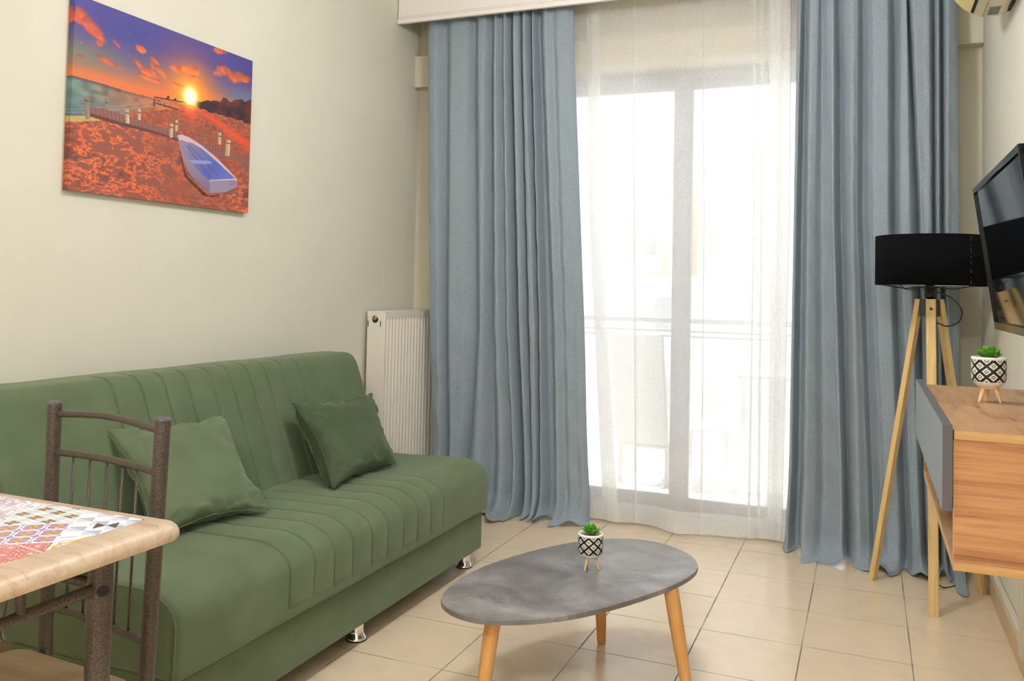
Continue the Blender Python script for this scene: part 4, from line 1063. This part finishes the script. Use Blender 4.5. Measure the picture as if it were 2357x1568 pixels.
MB().box((1.980,AY0+.02,2.207), (XR-.0005,AY1-.02,2.44)).build('mounting_plate', M['dark_slot'], ac)
MB().tube([(1.984,-1.02,2.203),(1.985,-.93,2.203)], .0045, 8).build('drain_clip', M['black_plastic'], ac)

# ------------------------------------------------------------------ dining table with patchwork tile print
dtb = thing('dining_table', 'dining table with pale wood rim, patchwork tile print and hammered metal legs', 'table', (.05,-3.75,0))
TX0, TX1, TY0, TY1, TZ = -.32, .425, -4.33, -3.188, .75
def rrect(x0, x1, y0_, y1_, r, k=8):
    out = []
    for cx_, cy_, a0 in ((x1-r,y1_-r,0),(x0+r,y1_-r,90),(x0+r,y0_+r,180),(x1-r,y0_+r,270)):
        for i in range(k+1):
            a = math.radians(a0+90*i/k); out.append((cx_+r*math.cos(a), cy_+r*math.sin(a)))
    return out
rings = [(.004,TZ-.030),(.0,TZ-.024),(0,TZ-.016),(.003,TZ-.009),(.009,TZ-.003),(.018,TZ)]
vs = []; n = 36
for ins, z in rings: vs += [(x,y,z) for x,y in rrect(TX0+ins, TX1-ins, TY0+ins, TY1-ins, .035-ins*.5)]
fs = [tuple(range(n))[::-1], tuple((len(rings)-1)*n+k for k in range(n))]
for i in range(len(rings)-1):
    for k in range(n): fs.append((i*n+k, i*n+(k+1)%n, (i+1)*n+(k+1)%n, (i+1)*n+k))
MB().add(vs, fs).build('tabletop', M['table_wood'], dtb, smooth=True, angle=50)
IX0, IX1, IY0, IY1 = TX0+.075, .359, TY0+.04, -3.222
def paint_tiles(X, Y):
    a = math.radians(36); ts = .115
    X0, Y0 = X-IX1, Y-IY1
    p = (X0*math.cos(a)+Y0*math.sin(a))/ts; q = (-X0*math.sin(a)+Y0*math.cos(a))/ts
    q = q-np.where(np.floor(p) == -1, .26, 0)
    ip, iq = np.floor(p).astype(int), np.floor(q).astype(int); fp, fq = p-ip, q-iq
    col = np.ones(X.shape+(3,))*np.array([236,234,236.])
    def C_(c): return np.array(c, float)
    cen = np.hypot(fp-.5, fq-.5); ang = np.arctan2(fq-.5, fp-.5)
    h = (ip*7+iq*13+(ip*iq)) % 6
    man = np.abs(fp-.5)+np.abs(fq-.5)
    # 0 geometric white / blue grey with black bow ties
    g = np.floor(fp*4).astype(int)+np.floor(fq*4).astype(int)
    f4p, f4q = (fp*4) % 1, (fq*4) % 1
    t0 = np.where(((g % 2) == 0)[...,None], C_((238,238,244)), C_((172,178,204)))
    t0 = np.where((((g % 2) == 1) & (f4p+f4q < 1))[...,None], C_((206,210,226)), t0)
    bow = (np.abs(fp-.5) < .16) & (np.abs(fq-.5) < np.abs(fp-.5)); t0 = np.where(bow[...,None], C_((70,72,68)), t0)
    # 1 small flowers brown and grey on white
    k = 4; ap, aq = (fp*k) % 1-.5, (fq*k) % 1-.5; r = np.hypot(ap, aq); an = np.arctan2(aq, ap)
    t1 = np.ones_like(col)*C_((206,208,214)); dark = ((np.floor(fp*k)+np.floor(fq*k)) % 2 == 0)
    fl_ = r < .34+.10*np.cos(4*an); t1 = np.where((fl_ & dark)[...,None], C_((92,82,62)), t1); t1 = np.where((fl_ & ~dark)[...,None], C_((250,250,250)), t1)
    t1 = np.where(((r < .20+.08*np.cos(4*an+PI)) & dark)[...,None], C_((196,150,84)), t1); t1 = np.where(((r < .12) & ~dark)[...,None], C_((232,196,150)), t1)
    # 2 purple with white lattice and yellow flowers
    k = 3; ap, aq = (fp*k) % 1-.5, (fq*k) % 1-.5; r = np.hypot(ap, aq); an = np.arctan2(aq, ap)
    t2 = np.ones_like(col)*C_((160,128,172)); lat_ = np.abs(r-.47+.05*np.cos(4*an)) < .045
    t2 = np.where(lat_[...,None], C_((244,240,246)), t2); t2 = np.where((r < .22+.14*np.cos(4*an))[...,None], C_((216,168,64)), t2); t2 = np.where((r < .06)[...,None], C_((120,80,120)), t2)
    # 3 coral with white scrolls
    t3 = np.ones_like(col)*C_((196,100,98)); s1 = np.abs(np.sin(r*17+1.2*np.cos(an*4))) < .22
    t3 = np.where((s1)[...,None], C_((246,226,224)), t3); t3 = np.where(((r < .10) | (np.abs(man-.5) < .02))[...,None], C_((240,206,204)), t3)
    # 4 mauve damask
    n1 = np.sin(fp*24+3*np.sin(fq*13))*np.sin(fq*24+3*np.sin(fp*13)); t4 = np.where((n1 > .05)[...,None], C_((200,184,204)), C_((242,238,244)))
    t4 = np.where(((np.abs(n1) < .12) & (cen < .42))[...,None], C_((178,120,140)), t4)
    # 5 white with orange, purple bands
    t5 = np.ones_like(col)*C_((242,238,240)); t5 = np.where((np.abs(np.sin(cen*15+np.cos(ang*6))) < .3)[...,None], C_((186,160,196)), t5)
    t5 = np.where((np.abs(cen-.40-.05*np.cos(ang*4)) < .03)[...,None], C_((232,170,60)), t5); t5 = np.where((cen < .12+.05*np.cos(6*ang))[...,None], C_((186,110,130)), t5)
    for i, tt in enumerate((t0,t1,t2,t3,t4,t5)): col = np.where((h == i)[...,None], tt, col)
    over = {(-1,0):0,(-1,-1):0,(0,0):0,(0,-1):0,(-1,-2):5,(-1,-3):3,(-1,-4):4,(0,-2):5,(-2,0):1,(-2,-1):2,(-2,-2):3,(-2,-3):2,(-3,1):4,(-3,0):4,(-3,-1):2,(-3,-2):5,(-3,-3):1,(-4,1):3,(-4,0):5,(-4,-1):0,(-2,1):4}
    for (a_, b_), i in over.items():
        k = (ip == a_) & (iq == b_); col = np.where(k[...,None], (t0,t1,t2,t3,t4,t5)[i], col)
    col = np.where(((X0 > -.012) & (Y0 > -.005+(-X0)*.6))[...,None], C_((60,60,62)), col)
    edge = (np.minimum(np.minimum(fp,1-fp), np.minimum(fq,1-fq)) < .012); col = np.where(edge[...,None], C_((238,234,236)), col)
    c = col/255.; return np.where(c <= .04045, c/12.92, ((c+.055)/1.055)**2.4)
nx, ny = 520, 760
X, Y = np.meshgrid(np.linspace(IX0, IX1, nx), IY1-(np.linspace(0,1,ny)**1.3)*(IY1-IY0), indexing='ij')
Pg = np.stack([X, Y, np.full(X.shape, TZ+.0002)], -1); vs, f = grid_mesh(Pg)
np_obj('tile_print', vs, f, M['tile_paint'], dtb, colors=paint_tiles(X, Y).reshape(-1,3))
for sx in (TX0+.088, .333):
    for sy in (TY0+.1, -3.290):
        l = MB().tube([(sx,sy,TZ-.03),(sx,sy,.4),(sx,sy,.012)], [.0205,.020,.0195], 28).build('leg', M['hammered'], dtb, smooth=True, angle=50)
        pg = MB().lathe([(.001,-.004),(.0095,-.004),(.0095,.0012),(.001,.0016)], n=20)
        orient(pg, (sx+.0198*math.cos(-.5), sy+.0198*math.sin(-.5), .650), (math.cos(-.5), math.sin(-.5), 0)); pg.build('plug', M['black_rubber'], l)
        MB().lathe([(.024,.0),(.024,.014),(.02,.016)], (sx,sy,0), 20).build('foot_cap', M['black_rubber'], l)
ra_ = dict(r=.0095)
xs_, ye = .3405, -3.290
def rail(a, b, r=.0095): return MB().tube([a, b], r, 14).build('rail', M['hammered'], dtb, smooth=True, angle=50)
for sx in (TX0+.088, .333): 
    rail((sx,ye-.012,.651), (sx,TY0+.11,.651)); rail((sx,ye-.15,.690), (sx,TY0+.25,.690), .0055)
    for sy in (ye-.15, ye-.40, TY0+.50, TY0+.25): MB().tube([(sx,sy,.651),(sx,sy,TZ-.031)], .0085, 12).build('strut', M['hammered'], dtb, smooth=True)
for sy in (TY0+.1, ye):
    rail((TX0+.1,sy,.655), (.323,sy,.655)); rail((TX0+.1,sy,.674), (.323,sy,.674), .0075)

# ------------------------------------------------------------------ dining chair
ch = thing('dining_chair', 'hammered brown metal dining chair with spindle back behind the tiled table', 'chair', (.05,-3.2,0))
def P1(z):   # left post centre line
    t = (.9-z)/.9; return Vector((-.134+.012*t*1.6, -3.004-.03*t*.6, z))
def P2(z):
    t = (.9-z)/.9; return Vector((.236-.012*t*1.6, -3.062-.03*t*.6, z))
for P_, R_ in ((P1,.0150),(P2,.0150)):
    o = MB().tube([P_(z) for z in (.893,.7,.5,.3,.012)], R_, 24).build('back_post', M['hammered'], ch, smooth=True, angle=50)
    c = P_(.893); MB().lathe([(.0152,0),(.0145,.003),(.010,.0055),(.001,.0065)], tuple(c), 20).build('end_cap', simple('cap_grey', (84,84,92), .4), o, smooth=True)
    c = P_(.0); MB().lathe([(.017,0),(.017,.014),(.014,.016)], tuple(c), 20).build('foot_cap', M['black_rubber'], o, smooth=True)
def bowed(z, bow, r, name, zend=None):
    a, b = P1(z), P2(z if zend is None else zend); pts = []
    for i in range(17):
        t = i/16; p = a.lerp(b, t); p.z += bow*math.sin(PI*t); p.y += .012*math.sin(PI*t); pts.append(p)
    MB().tube(pts, r, 16).build(name, M['hammered'], ch, smooth='all'); return pts
bowed(.870, .010, .0075, 'top_rail'); mid = bowed(.788, .003, .0075, 'middle_rail'); low = bowed(.455, .0, .0075, 'lower_rail')
for i in (4,6,8,10,12):
    t = [3.0,5.4,7.9,10.2,12.5][(i-4)//2]
    k = int(t); a = mid[k].lerp(mid[k+1], t-k); b = low[k].lerp(low[k+1], t-k); b = Vector((a.x*.75+b.x*.25+ (b.x-a.x)*.3, b.y, b.z))
    s_ = MB().tube([a, b], .0028, 8).build('spindle', M['hammered'], ch, smooth='all')
    MB().tube([b+Vector((0,0,.006)), b+Vector((0,0,-.001))], [.003,.005], 8).build('weld', M['hammered'], s_, smooth='all')
# seat: rounded trapezoid of wood in front of the back frame
sp_ = roundpoly([(-.045,-3.138),(.285,-3.158),(.325,-3.52),(-.085,-3.50)], [.045,.045,.06,.06], 8)
MB().prism(sp_, .412, .430).build('seat', M['seat_wood'], ch, bevel=.004)
fr_ = [(x*.93+.008, (y+3.33)*.93-3.33, .402) for x, y in sp_]
MB().tube(fr_, .009, 10, closed=True).build('seat_frame', M['hammered'], ch, smooth='all')
for pa, pb in ((P1(.355),(-.03,-3.20,.395)),(P2(.355),(.27,-3.20,.395))): MB().tube([pa, Vector(pb)], .008, 10).build('seat_bracket', M['hammered'], ch, smooth='all')
for x, y in ((-.055,-3.47),(.295,-3.49)):
    o = MB().tube([(x,y,.402),(x,y,.012)], .0125, 18).build('front_leg', M['hammered'], ch, smooth=True, angle=50)
    MB().lathe([(.0145,0),(.0145,.014),(.011,.016)], (x,y,0), 16).build('foot_cap', M['black_rubber'], o)
for sA, sB in ((P1(.2),(-.055,-3.47,.2)),(P2(.2),(.295,-3.49,.2))): MB().tube([sA, Vector(sB)], .007, 10).build('stretcher', M['hammered'], ch, smooth='all')

# ------------------------------------------------------------------ added fill lights on the ceiling, out of view
gl = thing('added_fill_light', 'added glowing fill globe out of view above the coffee table', 'fill light', (.85,-2.0,ZC))
MB().lathe([(.001,ZC-.002),(.06,ZC-.002),(.055,ZC-.02),(.012,ZC-.025),(.012,ZC-.07),(.04,ZC-.075),(.04,ZC-.09)], (.85,-2.0,0), 32, cap=False).build('canopy', M['white_wood'], gl, smooth=True)
m, nt, b = new_mat('fill_globe_glow'); b.inputs['Emission Color'].default_value = (.935,.955,.99,1); b.inputs['Emission Strength'].default_value = 64.0  # glowing globe added to even out light on pelmet, curtains and walls
MB().lathe([(.0008+.14*math.sin(PI*i/24), ZC-.225-.14*math.cos(PI*i/24)) for i in range(25)], (.85,-2.0,0), 40, cap=False).build('globe', m, gl, smooth='all')
for (x, y, nm) in ((1.35,-5.7,'added round fill light on the ceiling at the back of the room'),):
    cl = thing('added_fill_light', nm, 'fill light', (x,y,ZC))
    MB().lathe([(.27,ZC-.002),(.27,ZC-.05),(.26,ZC-.055),(.25,ZC-.05),(.25,ZC-.002)], (x,y,0), 48, cap=False).build('rim', M['white_wood'], cl, smooth=True)
    m, nt, b = new_mat('fill_disc_glow'); b.inputs['Emission Color'].default_value = (1,.99,.97,1); b.inputs['Emission Strength'].default_value = 9.0  # glowing disc of the added fill light behind the camera
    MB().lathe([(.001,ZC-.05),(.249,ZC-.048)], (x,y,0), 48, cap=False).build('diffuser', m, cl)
FILL_LIGHTS = [(1.35,-5.7,72,.5)]
for x, y, p, sz in FILL_LIGHTS:
    ld = bpy.data.lights.new('fill_area_light', 'AREA'); ld.shape = 'DISK'; ld.size = sz; ld.energy = p; ld.color = (.935,.955,.99)  # added area lamp giving soft frontal fill from behind the camera
    lo = bpy.data.objects.new('fill_area_light', ld); COL.objects.link(lo); lo.location = (x,y,ZC-.058)

# ------------------------------------------------------------------ outside
ext = MB().box((-3,.15,-.14), (4,1.55,-.02)).build('trim_2', M['balcony'])
struct(ext, 'pale tiled balcony floor beyond the glass door', 'balcony floor')
rl = thing('balcony_railing', 'grey metal balcony railing beyond the glass door', 'railing', (.5,1.4,-.02))
MB().box((-3,1.36,.955), (4,1.42,.99)).build('top_rail', M['rail'], rl, bevel=.005)
for z in (.895,.86): MB().box((-3,1.385,z), (4,1.395,z+.012)).build('bar', M['rail'], rl)
for x in (-1.6,-.6,.4,1.4,2.4): MB().box((x,1.38,-.02), (x+.03,1.41,.955)).build('post', M['rail'], rl)
MB().box((-3,1.36,-.02), (4,1.46,.10)).build('kerb', M['patio_white'], rl)
for k in range(46): MB().box((-3+k*.15,1.386,.10), (-3+k*.15+.012,1.398,.86)).build('baluster', M['patio_white'], rl)
pc = thing('patio_chair', 'grey high-backed patio chair on the balcony behind the sheer', 'chair', (.22,.85,-.02))
MB().add([(.0,.93,.90),(.35,.93,.90),(.43,.76,.24),(.10,.76,.24),(.0,.96,.90),(.35,.96,.90),(.43,.79,.24),(.10,.79,.24)], [(0,1,2,3),(7,6,5,4),(0,4,5,1),(1,5,6,2),(2,6,7,3),(3,7,4,0)]).build('backrest', M['patio'], pc, bevel=.01)
MB().box((.10,.80,.21), (.44,1.20,.24)).build('seat', M['patio'], pc, bevel=.01)
for x in (.12,.41):
    for y in (.83,1.17): MB().box((x-.012,y-.012,-.02), (x+.012,y+.012,.21)).build('leg', M['patio'], pc)
pt = thing('patio_table', 'white patio table on the balcony', 'table', (1.1,.85,-.02))
MB().box((.84,.60,.68), (1.5,1.15,.71)).build('tabletop', M['patio_white'], pt, bevel=.006)
for x in (.88,1.46):
    for y in (.65,1.10): MB().box((x-.015,y-.015,-.02), (x+.015,y+.015,.68)).build('leg', M['patio_white'], pt)
pc2 = thing('patio_chair', 'white round-backed patio chair beside the balcony table', 'chair', (.7,.85,-.02))
MB().tube(spline([(.60,.95,.40),(.60,.97,.54),(.64,.98,.60),(.72,.98,.61),(.79,.98,.59),(.81,.97,.5),(.81,.95,.40)],5), .012, 10).build('back_frame', M['patio_white'], pc2, smooth='all')
MB().box((.58,.55,.37), (.82,.95,.395)).build('seat', M['patio_white'], pc2, bevel=.01)
for x in (.60,.80):
    for y in (.58,.92): MB().box((x-.01,y-.01,-.02), (x+.01,y+.01,.37)).build('leg', M['patio_white'], pc2)
def building(name, label, x0, x1, y, d, z0, z1, mat, rows, cols, bal=None):
    b = thing(name, label, 'building', ((x0+x1)/2,y,z0))
    MB().box((x0,y,z0), (x1,y+d,z1)).build('wall', mat, b)
    MB().box((x0-.1,y-.15,z1), (x1+.1,y+d+.1,z1+.18)).build('roof_edge', M['bld_orange'] if bal else M['bld_grey'], b)
    fh = (z1-z0)/rows
    for r in range(rows):
        zc = z0+r*fh
        if bal: MB().box((x0-.05,y-.7,zc+.05), (x1-.1,y,zc+.55)).build('balcony_front', M[bal], b)
        for c in range(cols):
            xa = x0+(x1-x0)*(c+.22)/cols; xb = x0+(x1-x0)*(c+.78)/cols
            MB().box((xa,y-.02,zc+fh*.38), (xb,y+.02,zc+fh*.82)).build('window', M['bld_glass'], b)
    return b
building('apartment_building', 'orange and cream apartment block with balconies seen through the left door leaf', -5.4, -3.75, 20, 5, -6, 4.65, M['bld_cream'], 7, 1, 'bld_orange')
building('apartment_building', 'tall pale apartment block seen behind the door mullion', -3.3, -1.85, 23, 5, -6, 4.9, M['bld_cream'], 7, 2)
building('apartment_building', 'low white building seen through the right door leaf', -4.6, 1.2, 16, 3, -6, 1.35, M['bld_grey'], 4, 5)
gd = MB().box((-60,1.7,-6.3), (60,80,-6.1)).build('trim_3', M['bld_grey']); struct(gd, 'pale street level far below the balcony', 'ground')

# world: bright hazy sky
wd = bpy.data.worlds.new('World'); SC.world = wd; wd.use_nodes = True
nt = wd.node_tree; bg = nt.nodes['Background']
sk = nt.nodes.new('ShaderNodeTexSky'); sk.sky_type = 'HOSEK_WILKIE'; sk.turbidity = 6; sk.sun_direction = Vector((-.3,.5,.8)).normalized()
mx = nt.nodes.new('ShaderNodeMixRGB'); mx.inputs[0].default_value = .75; mx.inputs[2].default_value = (.96,.98,1,1)
nt.links.new(sk.outputs[0], mx.inputs[1]); nt.links.new(mx.outputs[0], bg.inputs[0]); bg.inputs[1].default_value = 2.5

sl = bpy.data.lights.new('sun', 'SUN'); sl.energy = 14; sl.angle = .01; sl.color = (1,.98,.95)
so = bpy.data.objects.new('sun', sl); COL.objects.link(so); so.location = (-6,.8,6)
so.rotation_euler = Vector((-.7,-.02,.7)).to_track_quat('Z','Y').to_euler()
# ------------------------------------------------------------------ camera
f_, yaw, pit, rol = 1975.2636, .3934, .0335, .0211
cy, sy, cp, sp2, cr, sr = math.cos(yaw), math.sin(yaw), math.cos(pit), math.sin(pit), math.cos(rol), math.sin(rol)
fw = Vector((-sy*cp, cy*cp, sp2)); r0 = Vector((cy, sy, 0)); u0 = r0.cross(fw)
r2 = r0*cr+u0*sr; u2 = -r0*sr+u0*cr
cd = bpy.data.cameras.new('camera'); cam = bpy.data.objects.new('camera', cd); COL.objects.link(cam)
mt = Matrix(((r2.x,u2.x,-fw.x),(r2.y,u2.y,-fw.y),(r2.z,u2.z,-fw.z))).to_4x4(); mt.translation = Vector((1.5265,-4.383,1.1707))
cam.matrix_world = mt
cd.sensor_width = 36; cd.sensor_fit = 'HORIZONTAL'; cd.lens = f_/2357*36; cd.shift_y = -(784-595.7754)/2357; cd.clip_start = .02; cd.clip_end = 200
SC.camera = cam
SC.view_settings.view_transform = 'Standard'; SC.view_settings.look = 'None'; SC.view_settings.gamma = 1; SC.view_settings.use_curve_mapping = False
SC.view_settings.exposure = 0.27
SC.cycles.max_bounces = 10; SC.cycles.transparent_max_bounces = 24; SC.cycles.diffuse_bounces = 6
